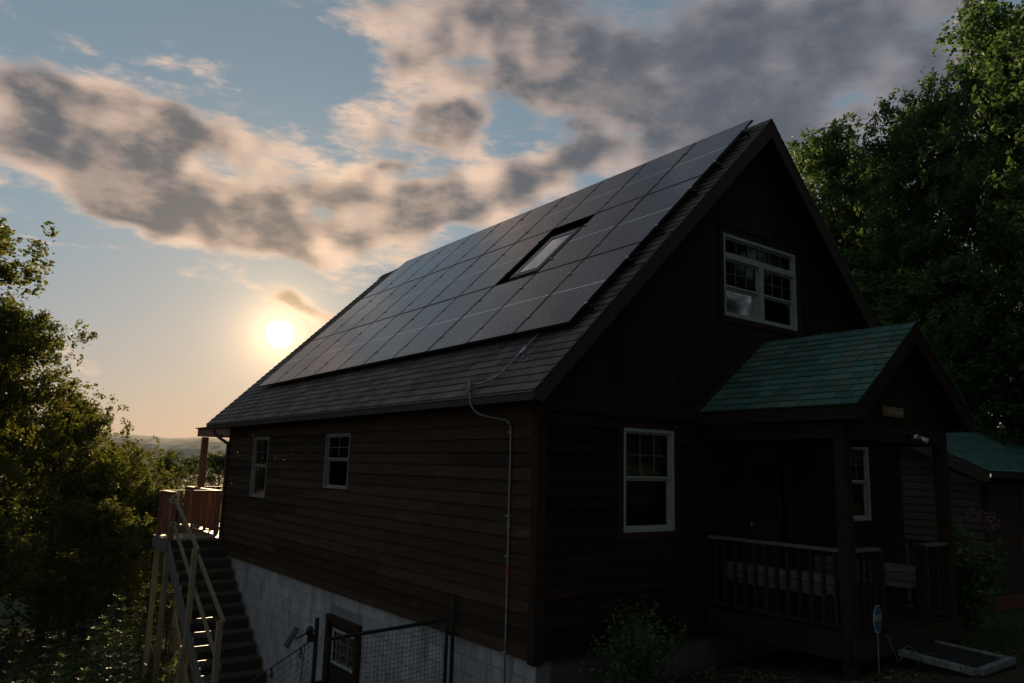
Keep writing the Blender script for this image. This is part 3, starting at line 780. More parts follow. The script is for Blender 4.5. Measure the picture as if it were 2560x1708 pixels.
# skylight in the gap of the array
sk0 = slopeM(0, 3.48, 2.465, 0.0)
mb = MB(lambda *p: tuple(sk0 @ Vector(p)))
frame_rect2 = [(-.36, .36, -.60, -.53), (-.36, .36, .53, .60), (-.36, -.29, -.53, .53), (.29, .36, -.53, .53)]
for a, b, c, d in frame_rect2: mb.box(a, b, c, d, 0.0, 0.105)
sky_o = mb.build('skylight', mat('skylight frame', (0.10, 0.085, 0.075), rough=0.4), roof, bevel=0.004)
mb = MB(lambda *p: tuple(sk0 @ Vector(p)))
for a, b, c, d in [(-.285, .285, -.525, -.50), (-.285, .285, .50, .525), (-.285, -.262, -.5, .5), (.262, .285, -.5, .5)]: mb.box(a, b, c, d, 0.08, 0.112)
mb.build('sash', M_ALUL, sky_o)
mb = MB(lambda *p: tuple(sk0 @ Vector(p))); mb.add([(-.262, -.5, .098), (.262, -.5, .098), (.262, .5, .098), (-.262, .5, .098)], [(0, 1, 2, 3)]); mb.build('pane', M_SKYG, sky_o)
mb = MB(lambda *p: tuple(sk0 @ Vector(p))); mb.box(-.262, .262, -.5, .5, 0.012, 0.03); mb.build('shade', mat('pale sky shade', (0.62, 0.63, 0.66), rough=0.8), sky_o)
mb = MB(lambda *p: tuple(sk0 @ Vector(p))); mb.box(-.46, .46, -.78, -.61, 0.008, 0.016).box(-.46, -.365, -.60, .66, 0.008, 0.016).box(.365, .46, -.60, .66, 0.008, 0.016).box(-.46, .46, .665, .72, 0.008, 0.016)
mb.build('flashing', mat('brown flashing', (0.09, 0.04, 0.025), rough=0.5), sky_o)
# downspout at the far corner
MB().tube(spline([(-OE + .06, 11.35, 2.70), (-OE + .06, 11.35, 2.60), (-.16, 11.2, 2.46), (-.055, 11.1, 2.36), (-.05, 11.09, 2.2), (-.05, 11.09, -.2)], 6), 0.035, 8).build('downspout', mat('brown downspout', (0.05, 0.03, 0.02), rough=0.4), house, smooth=True)

# ------------------------------------------------------------------ solar array
PW, PH, PR0, YA, HG = 1.024, 1.645, 1.002, -0.175, 0.139
ME_PG = MB().box(-PW / 2 + .012, PW / 2 - .012, -PH / 2 + .012, PH / 2 - .012, -0.028, 0.0005).mesh('glass', M_CELL)
fm = MB()
for a, b, c, d in [(-PW / 2, PW / 2, -PH / 2, -PH / 2 + .012), (-PW / 2, PW / 2, PH / 2 - .012, PH / 2), (-PW / 2, -PW / 2 + .012, -PH / 2 + .012, PH / 2 - .012), (PW / 2 - .012, PW / 2, -PH / 2 + .012, PH / 2 - .012)]:
    fm.box(a, b, c, d, -0.034, 0.002)
ME_PF = fm.mesh('frame', M_ALU)
ORD = ['first', 'second', 'third', 'fourth', 'fifth', 'sixth', 'seventh', 'eighth', 'ninth', 'tenth']
PIT = 1.671
for row, rn in enumerate(('bottom', 'middle', 'top')):
    for c_ in range(10):
        if row == 1 and c_ == 2: continue
        s = PR0 + PIT * (row + .5); y = YA + 1.05 * (c_ + .5)
        M_ = slopeM(0, s, y, HG + sr.uniform(-.0015, .0015)) @ Matrix.Rotation(sr.uniform(-.0012, .0012), 4, 'X') @ Matrix.Rotation(sr.uniform(-.0012, .0012), 4, 'Y')
        extra = ', next to the skylight' if row == 1 and c_ in (1, 3) else ''
        o = bpy.data.objects.new('solar_module', None); COL.objects.link(o); o.matrix_world = M_; WL[o.name] = M_.to_translation()
        tag(o, f'dark solar panel in the {rn} row, {ORD[c_]} from the gable{extra}', 'solar panel', 'solar panels on the roof')
        for nm, me in (('glass', ME_PG), ('frame', ME_PF)):
            q = bpy.data.objects.new(nm, me); COL.objects.link(q); q.parent = o
ME_CL = MB().box(-.018, .018, -.022, .022, -0.002, 0.012).mesh('clamp', M_ALUL)
ME_LF = MB().lathe((0, 0, 0), (0, 0, 1), [(.035, 0), (.035, .01), (.02, .03), (.02, .06), (.012, .075), (.012, .09)], 8).mesh('foot', M_ALU)
for row in range(3):
    for q, v in enumerate((0.36, 1.30)):
        s = PR0 + PIT * row + v; m0 = slopeM(0, s, 0, 0)
        rl = empty('mounting_rail', m0.to_translation(), f'aluminium rail under the {("bottom", "middle", "top")[row]} row of panels, the {("lower", "upper")[q]} of its two', 'mounting rail', 'rails under the solar panels')
        mb = MB(lambda *p: tuple(m0 @ Vector(p)))
        segs = [(-10.36, .24)] if row != 1 else [(-1.94, .24), (-10.36, -2.96)]
        for a, b in segs: mb.box(a, b, -.02, .02, 0.06, HG - .036)
        mb.build('bar', M_ALU, rl)
        for c_ in range(11):
            y = YA + 1.05 * c_
            if row == 1 and c_ in (2, 3): y += (-.04 if c_ == 2 else .04)
            yy = y - .008 if c_ == 0 else (y + .008 if c_ == 10 else y)
            put('clamp', ME_CL, rl, slopeM(0, s, yy, HG + .002))
        for yy in (-.22, 10.34): put('foot', ME_LF, rl, slopeM(0, s, yy, 0.004))

# conduit from the array down the side wall
cdt = empty('conduit', (-.045, .45, -.5), 'grey metal conduit running from the solar array down the side wall', 'conduit')
p = lambda s, y, h: tuple(slopeM(0, s, y, h).to_translation())
MB().tube(spline([p(1.6, .50, .05), p(1.07, .50, .04), p(.55, .50, .04), p(.30, .50, .045), p(.17, .56, .06), p(.10, .68, .08), p(.09, .80, .09)], 7), .014, 8).build('roof_run', M_METAL, cdt, smooth=True)
MB().box(-.40, -.335, .80, .855, 2.86, 2.985).build('junction_box', M_METAL, cdt, bevel=.006)
MB().tube(spline([(-.367, .828, 2.86), (-.367, .828, 2.80), (-.36, .82, 2.70), (-.30, .74, 2.60), (-.16, .60, 2.555), (-.075, .50, 2.53), (-.048, .465, 2.46), (-.045, .455, 2.36), (-.045, .452, 1.6)], 7) + [Vector((-.045, .45, .4)), Vector((-.045, .45, -.62))], .0125, 8).build('wall_run', M_METAL, cdt, smooth=True)
for z in (2.40, 1.47, 1.03, .02):
    MB().box(-.060, -.028, .428, .50, z - .010, z + .010).build('strap', M_METAL, cdt)
MB().lathe((-.045, .451, 1.33), (0, 0, 1), [(.020, 0), (.020, .025), (.016, .03), (.016, .05), (.020, .055), (.020, .08)], 10).build('coupling', M_METAL, cdt)
MB().lathe((-.045, .451, .81), (0, 0, 1), [(.0145, 0), (.0145, .12)], 10).build('tape', M_RED, cdt)
MB().lathe(p(.73, .50, .04), (CS, 0, SN), [(.021, -.06), (.021, .06)], 8).build('coupling', M_ALUL, cdt)
hk = MB().box(-.03, .03, -.02, .02, 0, .012).box(-.006, .006, -.02, .02, .012, .07)
mh = slopeM(0, .55, .30, .008); hk.v = [tuple(mh @ Vector(q)) for q in hk.v]
tag(hk.build('roof_hook', M_ALUL), 'small metal roof hook on the shingles beside the conduit', 'hook')

# ------------------------------------------------------------------ front porch
PX0, PX1, PXR, PZE, PZR, PY = 2.62, 5.50, 4.06, 2.788, 3.868, -2.18
PSL = (PZR - PZE) / (PXR - PX0); PC = 1 / math.hypot(1, PSL); PS = PSL * PC
porch = empty('front_porch', (4.0, -1.0, zg(4, -1)), 'small timber porch with its own gable roof in front of the door', 'porch')
def pslope(side, s, y, h):
    if side == 0: R = Matrix(((0, PC, -PS), (-1, 0, 0), (0, PS, PC))); q = Vector((PX0 + s * PC - h * PS, y, PZE + s * PS + h * PC))
    else: R = Matrix(((0, -PC, PS), (1, 0, 0), (0, PS, PC))); q = Vector((PX1 - s * PC + h * PS, y, PZE + s * PS + h * PC))
    return Matrix.Translation(q) @ R.to_4x4()
PL = (PXR - PX0) / PC
mb = MB()
for sd in (0, 1):
    t = lambda s, y, h: tuple(pslope(sd, s, y, h).to_translation())
    mb.add([t(s, y, h) for s in (0, PL - .002 * sd) for y in (PY + .02, -.045) for h in (-.05, -.012)], [(0, 1, 3, 2), (4, 6, 7, 5), (0, 4, 5, 1), (2, 3, 7, 6), (0, 2, 6, 4), (1, 5, 7, 3)])
proof = mb.build('roof', M_TRIM, porch)
PROW = PL / 13
GSH = [MB().add(*(lambda b: (b.v, b.f))(shmesh(w - .011, 0, PROW))).mesh('shingle', M_GRSH) for w in widths]
st2 = MB()
for sd in (0, 1):
    for j in range(13):
        y = -.045 if sd == 0 else PY - .02; first = True
        while (y > PY + .01) if sd == 0 else (y < -.06):
            k = sr.randrange(3); w = widths[k]
            if first: w = sr.uniform(.12, .3); first = False
            w = min(w, (y - PY + .02) if sd == 0 else (-.045 - y))
            if w < .03: break
            mm = pslope(sd, j * PROW - .012 + sr.uniform(-.002, .002), y, sr.uniform(-.0005, .002))
            if sd == 0: put('shingle', GSH[k], proof, mm @ Matrix.Diagonal((w / widths[k], 1, 1, 1)))
            else:
                sb = shmesh(w - .011, 0, PROW); st2.add([tuple(mm @ Vector(q)) for q in sb.v], sb.f)
            y += -w if sd == 0 else w
y = PY - .02
while y < -.1:
    for s_ in (-1, 1):
        q = PSL * .12
        st2.add([(PXR, y, PZR + .014), (PXR, y + .19, PZR + .005), (PXR + s_ * .12, y + .19, PZR + .005 - q), (PXR + s_ * .12, y, PZR + .014 - q)], [(0, 1, 2, 3)])
    y += .145
o = st2.build('shingle_courses', M_GRSH2, proof); o['kind'] = 'stuff'
for sd in (0, 1):
    e = -1 if sd == 0 else 1; x0 = PX0 if sd == 0 else PX1
    MB().prism([(x0, PY, PZE - .035), (PXR, PY, PZR - .018), (PXR, PY, PZR - .24), (x0 - e * .14, PY, PZE - .17), (x0, PY, PZE - .17)], (0, .03, 0)).build('rake_board', M_TRIM, proof)
    MB().box(min(x0, x0 - e * .025) , max(x0, x0 - e * .025), PY + .032, -.045, PZE - .17, PZE - .03).build('eave_board', M_TRIM, proof)
    MB().box(min(x0 - e * .027, x0 - e * .30), max(x0 - e * .027, x0 - e * .30), PY + .05, -.045, PZE - .165, PZE - .145).build('soffit', M_TRIM, proof)
# boards of the porch gable and the trim where its roof meets the wall
x = PX0 + .22
while x < PX1 - .25:
    xb = min(x + .18, PX1 - .22); f = lambda q: PZE - .05 + (min(q, PX0 + PX1 - q) - PX0) * PSL
    pts = [(x, -1.93, 2.62), (xb, -1.93, 2.62), (xb, -1.93, f(xb))] + ([(PXR, -1.93, f(PXR))] if x < PXR < xb else []) + [(x, -1.93, f(x))]
    MB().prism(pts, (0, .02, 0)).build('plank', M_VERT, proof); x += .185
MB().bar((PX0 - .06, -.055, PZE - .03), (PXR, -.055, PZR + .05), .03, .10, (0, 0, 1)).build('wall_trim', M_TRIM, proof)
MB().bar((PX1 + .06, -.055, PZE - .03), (PXR, -.055, PZR + .05), .03, .10, (0, 0, 1)).build('wall_trim', M_TRIM, proof)
# beams and posts
MB().box(2.74, 2.88, -1.96, -.05, 2.42, 2.61).build('beam', M_PORCH, porch)
MB().box(5.05, 5.19, -1.96, -.05, 2.42, 2.61).build('beam', M_PORCH, porch)
MB().box(2.882, 5.048, -1.96, -1.84, 2.42, 2.61).build('beam', M_PORCH, porch)
for x in (2.74, 5.06):
    MB().box(x + .005, x + .135, -1.955, -1.825, zg(x, -1.9) - .1, 2.418).build('post', M_PORCH, porch, bevel=.004)
# deck boards and rim
DZ = .33
y = -1.93
while y < -.06:
    MB().box(2.70, 5.25, y, min(y + .135, -.05), DZ - .03, DZ + br.uniform(-.001, .001)).build('deck_board', M_PORCH, porch); y += .14
MB().box(2.72, 5.23, -1.985, -1.955, DZ - .26, DZ - .032).build('rim_board', M_PORCH, porch)
MB().box(2.70, 2.735, -1.95, -.05, DZ - .26, DZ - .032).build('rim_board', M_PORCH, porch)
MB().box(5.215, 5.25, -1.95, -.05, DZ - .26, DZ - .032).build('rim_board', M_PORCH, porch)
MB().box(2.80, 3.72, -1.94, -.9, DZ + .001, DZ + .014).build('door_mat', mat('dark doormat', (.012, .012, .014), rough=.95), porch)
ZRAIL = 1.20
def balusters(x0, y0, x1, y1, n, z0, z1, parent, m, w=.038, top=None, tw=.11, th=.035, mt=None, rails=True, d=None):
    for i in range(n):
        t = (i + .5) / n; x = x0 + (x1 - x0) * t; y = y0 + (y1 - y0) * t
        MB().box(x - w / 2, x + w / 2, y - w / 2, y + w / 2, z0, z1).build('baluster', m, parent)
    MB().bar((x0, y0, z1 + th / 2 + .001), (x1, y1, z1 + th / 2 + .001), tw, th).build('top_rail', mt or m, parent, bevel=.004)
    MB().bar((x0, y0, z0 - .02), (x1, y1, z0 - .02), .04, .038).build('bottom_rail', m, parent)
balusters(2.81, -.05, 2.81, -1.82, 12, DZ + .09, ZRAIL - .02, porch, M_PORCH, mt=M_PRAIL)
balusters(2.885, -1.89, 3.42, -1.89, 4, DZ + .09, ZRAIL - .02, porch, M_PORCH, mt=M_PRAIL)
balusters(4.50, -1.89, 5.05, -1.89, 4, DZ + .09, ZRAIL - .02, porch, M_PORCH, mt=M_PRAIL)
balusters(5.13, -.05, 5.13, -1.82, 12, DZ + .09, ZRAIL - .02, porch, M_PORCH)
for x in (3.42, 4.40): MB().box(x + .002, x + .09, -1.935, -1.845, DZ + .002, ZRAIL + .012).build('newel', M_PORCH, porch)
# benches on the porch
def bench(x, face, label):
    b = empty('bench', (x, -.95, DZ), label, 'bench', 'benches on the porch')
    y0, y1 = -1.66, -.18
    for k in range(3): MB().box(x + face * (.06 + .13 * k) - .06, x + face * (.06 + .13 * k) + .06, y0, y1, DZ + .33, DZ + .36).build('seat_slat', M_BENCH, b)
    for k in range(2): MB().box(x - .03, x - .008, y0, y1, DZ + .37 + .105 * k, DZ + .465 + .105 * k).build('back_slat', M_BENCH, b)
    for y in (y0 + .1, y1 - .1):
        MB().box(x - .006, x + .035, y - .03, y + .03, DZ + .002, DZ + .58).build('leg', M_PORCH, b)
        MB().box(x + face * .36 - .025, x + face * .36 + .025, y - .03, y + .03, DZ + .002, DZ + .328).build('leg', M_PORCH, b)
bench(3.00, 1, 'pale wooden bench behind the left porch railing')
bench(4.96, -1, 'pale wooden bench by the far porch railing')
# board sign and twin floodlight on the porch gable
sg = empty('name_sign', (3.80, -1.99, 2.78), 'small carved name board on the porch gable', 'sign')
MB().box(3.56, 4.06, -1.985, -1.965, 2.715, 2.835).build('board', mat('varnished sign board', (.20, .12, .05), rough=.5), sg, bevel=.005)
def text(s, size, mtx, m, parent, ext=.002):
    cu = bpy.data.curves.new('lettering', 'FONT'); cu.body = s; cu.size = size; cu.extrude = ext; cu.align_x = 'CENTER'; cu.align_y = 'CENTER'
    tmp = bpy.data.objects.new('tmp', cu); COL.objects.link(tmp); bpy.context.view_layer.update()
    me = bpy.data.meshes.new_from_object(tmp.evaluated_get(bpy.context.evaluated_depsgraph_get())); me.name = 'lettering'
    bpy.data.objects.remove(tmp); me.materials.clear(); me.materials.append(m)
    return put('lettering', me, parent, mtx)
RX = Matrix.Rotation(math.pi / 2, 4, 'X')
text('Lil Ranch', .095, Matrix.Translation((3.86, -1.988, 2.775)) @ RX, mat('cream lettering', (.5, .47, .38), rough=.7), sg)
MB().lathe((3.61, -1.987, 2.775), (0, -1, 0), [(.035, 0), (.035, .006)], 12).build('emblem', mat('orange emblem', (.45, .13, .03), rough=.6), sg)
fl = empty('floodlight', (4.18, -1.97, 2.52), 'twin floodlight with chrome rims on the porch beam', 'floodlight')
MB().lathe((4.18, -1.962, 2.53), (0, -1, 0), [(.05, 0), (.05, .02), (.02, .03)], 12).build('mount', M_BLKM, fl)
M_BULB = mat('silvered bulb', (.38, .38, .40), rough=.2, metal=.9)
for dx, ax in ((-.09, (-.5, -.75, -.25)), (.14, (.6, -.5, -.5))):
    MB().tube([(4.18, -1.98, 2.53), (4.18 + dx * .6, -2.02, 2.50)], .012, 6).build('arm', M_BLKM, fl)
    MB().lathe((4.18 + dx * .7, -2.03, 2.50), ax, [(.02, 0), (.035, .03), (.052, .10), (.055, .115)], 12).build('lamp_head', M_BULB, fl, smooth=True)
# plank frame of the raised bed in front of the deck
bed = empty('planter_bed', (3.7, -2.5, zg(3.7, -2.5)), 'low raised bed edged with pale stone pavers before the porch', 'planter')
zb = .12
M_PAVE = mat('pale paver', (.17, .18, .165), (.26, .27, .25), .85, (20, 20, 20), .3, rnd=.2)
def pavers(x0, y0, x1, y1, n):
    for i in range(n):
        a, b = i / n, (i + 1) / n - .012
        MB().bar((x0 + (x1 - x0) * a, y0 + (y1 - y0) * a, zb - .035 + br.uniform(-.003, .003)), (x0 + (x1 - x0) * b, y0 + (y1 - y0) * b, zb - .035), .075, .07).build('paver', M_PAVE, bed, bevel=.006)
pavers(3.62, -2.0, 3.42, -2.87, 6); pavers(4.47, -2.0, 4.33, -2.80, 6); pavers(3.48, -2.88, 4.38, -2.84, 7)
MB().prism([(3.66, -2.0, zb - .02), (3.47, -2.84, zb - .02), (4.29, -2.80, zb - .02), (4.43, -2.0, zb - .02)], (0, 0, -.25)).build('rubber_mat', mat('black rubber mat', (.010, .010, .011), rough=.9), bed)
MB().prism([(3.40, -2.90, zb - .072), (4.42, -2.86, zb - .072), (4.42, -2.80, zb - .072), (3.40, -2.85, zb - .072)], (0, 0, -.2)).build('edge_board', M_PORCH, bed)
# yard sign: blue octagon on a stake
ys = empty('yard_sign', (3.11, -2.02, zg(3.11, -2.02)), 'blue octagonal security sign on a stake by the porch post', 'sign')
zs = zg(3.11, -2.02)
cs_ = Vector((3.06, -2.06, .50)); nrm_ = Vector((.10, -.995, 0)).normalized(); tv = Vector((nrm_.y * -1, nrm_.x, 0)).normalized(); tilt_ = Matrix.Rotation(math.radians(-7), 4, nrm_)
Bm = Matrix.Translation(cs_) @ tilt_ @ Matrix(((-tv.x, 0, nrm_.x), (-tv.y, 0, nrm_.y), (0, 1, 0))).to_4x4()
Bm = Matrix.Translation(cs_) @ tilt_ @ Matrix((Vector((0, 0, 1)).cross(nrm_), Vector((0, 0, 1)), nrm_)).transposed().to_4x4()
def octa(r, h): return [Vector((r * .82 * math.cos(math.pi * (k + .5) / 4), r * 1.12 * math.sin(math.pi * (k + .5) / 4), h)) for k in range(8)]
MB().prism([Bm @ v for v in octa(.135, 0)], Bm.to_3x3() @ Vector((0, 0, .006))).build('plate', mat('white green sign rim', (.35, .50, .48), rough=.5), ys)
MB().prism([Bm @ v for v in octa(.125, .0065)], Bm.to_3x3() @ Vector((0, 0, .002))).build('panel', mat('blue sign', (.02, .06, .22), rough=.45), ys)
text('ADT', .085, Bm @ Matrix.Translation((0, .01, .009)), mat('yellow sign print', (.70, .68, .16), rough=.5), ys, .0008)
MB().tube([Bm @ Vector((0, -.12, .003)), (3.11, -2.02, zs - .05)], .008, 6).build('stake', M_METAL, ys)
tag(MB().tube(spline([(3.35, -2.0, .30), (3.38, -2.06, .12), (3.36, -2.12, .05), (3.44, -2.16, .20), (3.60, -2.2, .13), (3.62, -2.24, -.0), (3.50, -2.25, .03), (3.56, -2.3, .14), (3.75, -2.35, .1), (3.85, -2.45, -.06)], 6), .003, 5).build('wire', M_METAL),
    'thin loose wire looping over the porch edge by the sign', 'wire')

# ------------------------------------------------------------------ rear deck
dk = empty('rear_deck', (0, 12.5, -3.2), 'red brown raised timber deck behind the house', 'deck')
x = -1.16
while x < -.04:                                                  # landing
    MB().box(x, min(x + .137, -.04), 10.94, 12.12, DZ - .035, DZ + br.uniform(-.0015, .0015)).build('deck_board', M_DFLR, dk); x += .141
y = 11.72
x = -.02
while x < 6:
    MB().box(x, x + .137, HL + .10, 14.98, DZ - .035, DZ + br.uniform(-.0015, .0015)).build('deck_board', M_DFLR, dk); x += .141
MB().box(-1.20, -1.165, 10.94, 12.14, DZ - .27, DZ - .002).box(-1.16, -.04, 10.905, 10.938, DZ - .27, DZ - .037).box(-1.16, -.04, 12.122, 12.16, DZ - .27, DZ - .037).build('rim_board', M_STRG, dk)
MB().box(-.055, -.02, 12.17, 14.98, DZ - .27, DZ - .037).box(-.02, 6, 14.982, 15.02, DZ - .27, DZ - .002).build('rim_board', M_DECK, dk)
def rpost(x, y, z0, z1, m=M_DECK, nm='post', w=.10, par=None): return MB().box(x - w / 2, x + w / 2, y - w / 2, y + w / 2, z0, z1).build(nm, m, par or dk, bevel=.004)
rpost(-1.10, 10.99, DZ - .02, DZ + .94); rpost(-1.10, 12.06, DZ - .02, DZ + .94); rpost(.10, 11.95, DZ - .02, DZ + .94); rpost(.13, 14.9, DZ + .002, DZ + .94)
balusters(-1.10, 11.05, -1.10, 12.0, 7, DZ + .10, DZ + .94, dk, M_DECK, w=.045, tw=.14)
balusters(-1.05, 12.06, .05, 12.0, 8, DZ + .10, DZ + .94, dk, M_DECK, w=.045, tw=.14)
balusters(.11, 12.0, .13, 14.85, 20, DZ + .10, DZ + .94, dk, M_DECK, w=.045, tw=.14)
balusters(.18, 14.9, 6.0, 14.9, 34, DZ + .10, DZ + .94, dk, M_DECK, w=.045, tw=.14)
rpost(.42, 14.76, DZ + .002, 2.60, w=.15)
for x_, y_ in ((-1.10, 12.05), (-1.12, 11.0)): rpost(x_, y_, zg(x_, y_) - .2, DZ - .275, M_PINE, 'leg', .10)
for x_, y_ in ((.1, 14.8), (3, 14.8), (5.8, 14.8), (.1, 12.3)): rpost(x_, y_, zg(x_, y_) - .2, DZ - .275, M_PINE, 'leg', .14)
# lean-to cover over the deck
cv = MB().box(.30, .44, HL + .12, 14.95, 2.62, 2.80).box(.30, 6.2, 14.96, 15.10, 2.62, 2.82)
cv.build('beam', M_DECK, dk)
k = .6
while k < 6.2: MB().box(k, k + .04, HL + .12, 14.95, 2.66, 2.80).build('rafter', M_PINE, dk); k += .6
MB().box(.26, 6.3, HL + .1, 15.2, 2.822, 2.85).build('cover', M_DECK, dk)
lmp = empty('wall_lamp', (-.12, 11.1, 2.62), 'glass wall lamp under the eave above the deck', 'lamp')
MB().lathe((-.06, 11.25, 2.68), (0, 0, -1), [(.03, 0), (.06, .01), (.06, .02)], 12).build('mount', M_METAL, lmp)
MB().lathe((-.06, 11.25, 2.655), (0, 0, -1), [(.05, 0), (.075, .04), (.07, .09), (.03, .12)], 12).build('shade', mat('milky glass', (.75, .72, .65), rough=.2, trans=.5), lmp, smooth=True)

# ------------------------------------------------------------------ staircase
stc = empty('staircase', (-.6, 6.6, zg(-.6, 6.6)), 'steep outdoor wooden staircase climbing beside the block wall', 'staircase')
RISE, RUN = .1885, .2915
nst = 15
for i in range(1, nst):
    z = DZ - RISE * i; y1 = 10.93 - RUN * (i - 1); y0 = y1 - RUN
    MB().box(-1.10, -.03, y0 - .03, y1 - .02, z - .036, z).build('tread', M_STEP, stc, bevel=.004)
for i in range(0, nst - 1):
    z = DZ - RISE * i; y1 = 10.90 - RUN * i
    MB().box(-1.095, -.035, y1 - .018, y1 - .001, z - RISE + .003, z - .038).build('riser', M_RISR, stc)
ya, za = 10.93, DZ - .03; yb = 10.93 - RUN * (nst - 1); zb_ = za - RISE * (nst - 1)
for x_, nm in ((-1.14, 'stringer'), (-.028, 'stringer')):
    if x_ < -1:
        MB().prism([(x_ - .02, ya, za), (x_ - .02, yb, zb_), (x_ - .02, yb, zb_ - .28), (x_ - .02, yb + .1, zb_ - .28), (x_ - .02, ya, za - .34)], (.04, 0, 0)).build(nm, M_STRG, stc)
def rail_line(y): return DZ + (y - 10.93) / RUN * RISE
hp = []
for y_, zt_ in ((8.93, .34), (7.02, -.66)):
    g_ = zg(-1.12, y_)
    MB().box(-1.17, -1.08, y_ - .045, y_ + .045, g_ - .2, zt_).build('newel', M_PINE, stc, bevel=.003)
MB().bar((-1.09, 10.94, 1.14), (-1.055, 8.93, .28), .04, .085).build('handrail', M_PINE, stc)
MB().bar((-1.055, 8.93, .20), (-1.055, 7.02, -.70), .04, .085).build('handrail', M_PINE, stc)
MB().bar((-1.055, 10.94, .60), (-1.055, 7.0, -1.45), .04, .085).build('mid_rail', M_PINE, stc)
MB().tube(spline([(-1.16, 10.94, 1.20), (-1.04, 10.92, 1.24), (-1.03, 10.93, 1.10), (-1.17, 10.91, 1.08), (-1.18, 10.95, 1.16), (-1.04, 10.90, 1.14)], 6), .012, 6).build('rope', mat('grey rope', (.40, .40, .40), rough=.9), stc)
MB().tube(spline([(-1.16, 10.93, .66), (-1.04, 10.92, .67), (-1.03, 10.93, .60), (-1.17, 10.90, .62)], 6), .010, 6).build('rope', mat('grey rope', (.4, .4, .4)), stc)
for x_, y_ in ((-1.22, 8.75), (-1.05, 8.72)):
    MB().box(x_ - .045, x_ + .045, y_ - .045, y_ + .045, zg(x_, y_) - .2, rail_line(y_) - .30).build('leg', M_PINE, stc)
MB().bar((-1.19, 9.7, -.95), (-1.19, 7.9, -2.3), .03, .10).build('brace', M_PINE, stc)

# ------------------------------------------------------------------ gate, net and lights in front of the side wall
GY = 1.45
gt = empty('garden_gate', (-.95, GY, zg(-.95, GY)), 'black tubular gate with plastic mesh between two posts', 'gate')
for (xa, za_, xb, zb2) in ((-1.66, .14, -.17, .205), (-1.66, -1.22, -.17, -1.2)): MB().tube([(xa, GY, za_), (xb, GY, zb2)], .021, 8).build('rail', M_BLKM, gt)
MB().tube([(-1.66, GY, .14), (-1.66, GY, -1.22)], .021, 8).build('stile', M_BLKM, gt)
MB().tube([(-.17, GY, .205), (-.17, GY, -1.20)], .021, 8).build('stile', M_BLKM, gt)
MB().tube([(-1.80, GY, .37), (-1.80, GY, -1.7)], .024, 8).build('post', M_BLKM, gt)
MB().tube([(-.085, GY, .46), (-.085, GY, -1.7)], .024, 8).build('post', M_BLKM, gt)
MB().box(-1.83, -1.68, GY - .02, GY + .02, -.30, -.27).build('hinge', M_BLKM, gt); MB().box(-.15, -.06, GY - .03, GY + .03, .03, .06).build('latch', M_BLKM, gt)
nb = MB(); nr = random.Random(3)
def meshnet(mb, P, nu, nv, r=.0022):
    """a square net over the patch P(u, v)"""
    for i in range(nu + 1):
        pts = [P(i / nu, j / nv) for j in range(nv + 1)]
        mb.tube(pts, r, 3, False)
    for j in range(nv + 1):
        pts = [P(i / nu, j / nv) for i in range(nu + 1)]
        mb.tube(pts, r, 3, False)
    for i in range(nu + 1):
        for j in range(nv + 1):
            c = Vector(P(i / nu, j / nv)); q = r * 2.1
            mb.add([c + Vector(d) * q for d in ((1, 0, 0), (-1, 0, 0), (0, 1, 0), (0, -1, 0), (0, 0, 1), (0, 0, -1))], [(0, 2, 4), (2, 1, 4), (1, 3, 4), (3, 0, 4), (2, 0, 5), (1, 2, 5), (3, 1, 5), (0, 3, 5)])
def gp(u, v):
    x = -1.64 + 1.45 * u
    top = .14 + .065 * u - .02
    return (x + .006 * math.sin(9 * v + 4 * u), GY + .02 + .008 * math.sin(7 * u + 5 * v), top - v * 1.32 + .012 * math.sin(6 * u + v * 3))
meshnet(nb, gp, 29, 26)
o = nb.build('netting', M_BLKM, gt); o['kind'] = 'stuff'
nf = empty('net_fence', (-2.4, GY, zg(-2.4, GY)), 'sagging black plastic net hung from the gate post to the left', 'fence')
def np_(u, v):
    x = -1.82 - 1.9 * u
    top = .20 - .85 * u ** .75 + .10 * u * u
    return (x + .02 * math.sin(5 * v), GY - .25 * u + .03 * math.sin(6 * u + 2 * v), top - v * (1.25 - .35 * u) + .02 * math.sin(8 * u))
nb = MB(); meshnet(nb, np_, 30, 18, .002); o = nb.build('netting', M_BLKM, nf); o['kind'] = 'stuff'
MB().tube([np_(i / 20, 0) for i in range(21)], .006, 5, True).build('top_cord', M_BLKM, nf)
MB().tube([(-3.74, GY - .25, -.45), (-3.74, GY - .25, -2.2)], .022, 8).build('post', M_BLKM, nf)
for u, du in ((.05, .03), (.36, -.02)): MB().tube([np_(u, 0), np_(u + du, .4), np_(u + du * .4, .95)], .005, 4).build('tie_cord', M_BLKM, nf)
sl_ = empty('string_lights', (-2.4, GY, -.3), 'string of small clear bulbs along the sagging net', 'string lights')
MB().tube([Vector(np_(i / 24, 0)) + Vector((0, -.03, .01)) for i in range(25)], .004, 5).build('cable', M_BLKM, sl_)
for u in (.08, .24, .42, .62, .85):
    c = Vector(np_(u, 0)) + Vector((0, -.03, .0))
    MB().lathe(c, (0, 0, -1), [(.012, 0), (.012, .03)], 8).build('socket', M_BLKM, sl_)
    MB().lathe(c + Vector((0, 0, -.03)), (0, 0, -1), [(.010, 0), (.020, .02), (.022, .04), (.012, .06), (.003, .068)], 10).build('bulb', M_GLAS, sl_, smooth=True)
sp_ = empty('solar_light', (-1.80, GY, .30), 'small black garden light with a tilted solar panel on the gate post', 'solar light')
MB().tube(spline([(-1.80, GY - .02, .24), (-1.88, GY - .03, .25), (-1.97, GY - .03, .21), (-2.04, GY - .03, .19)], 4), .010, 6).build('arm', M_BLKM, sp_)
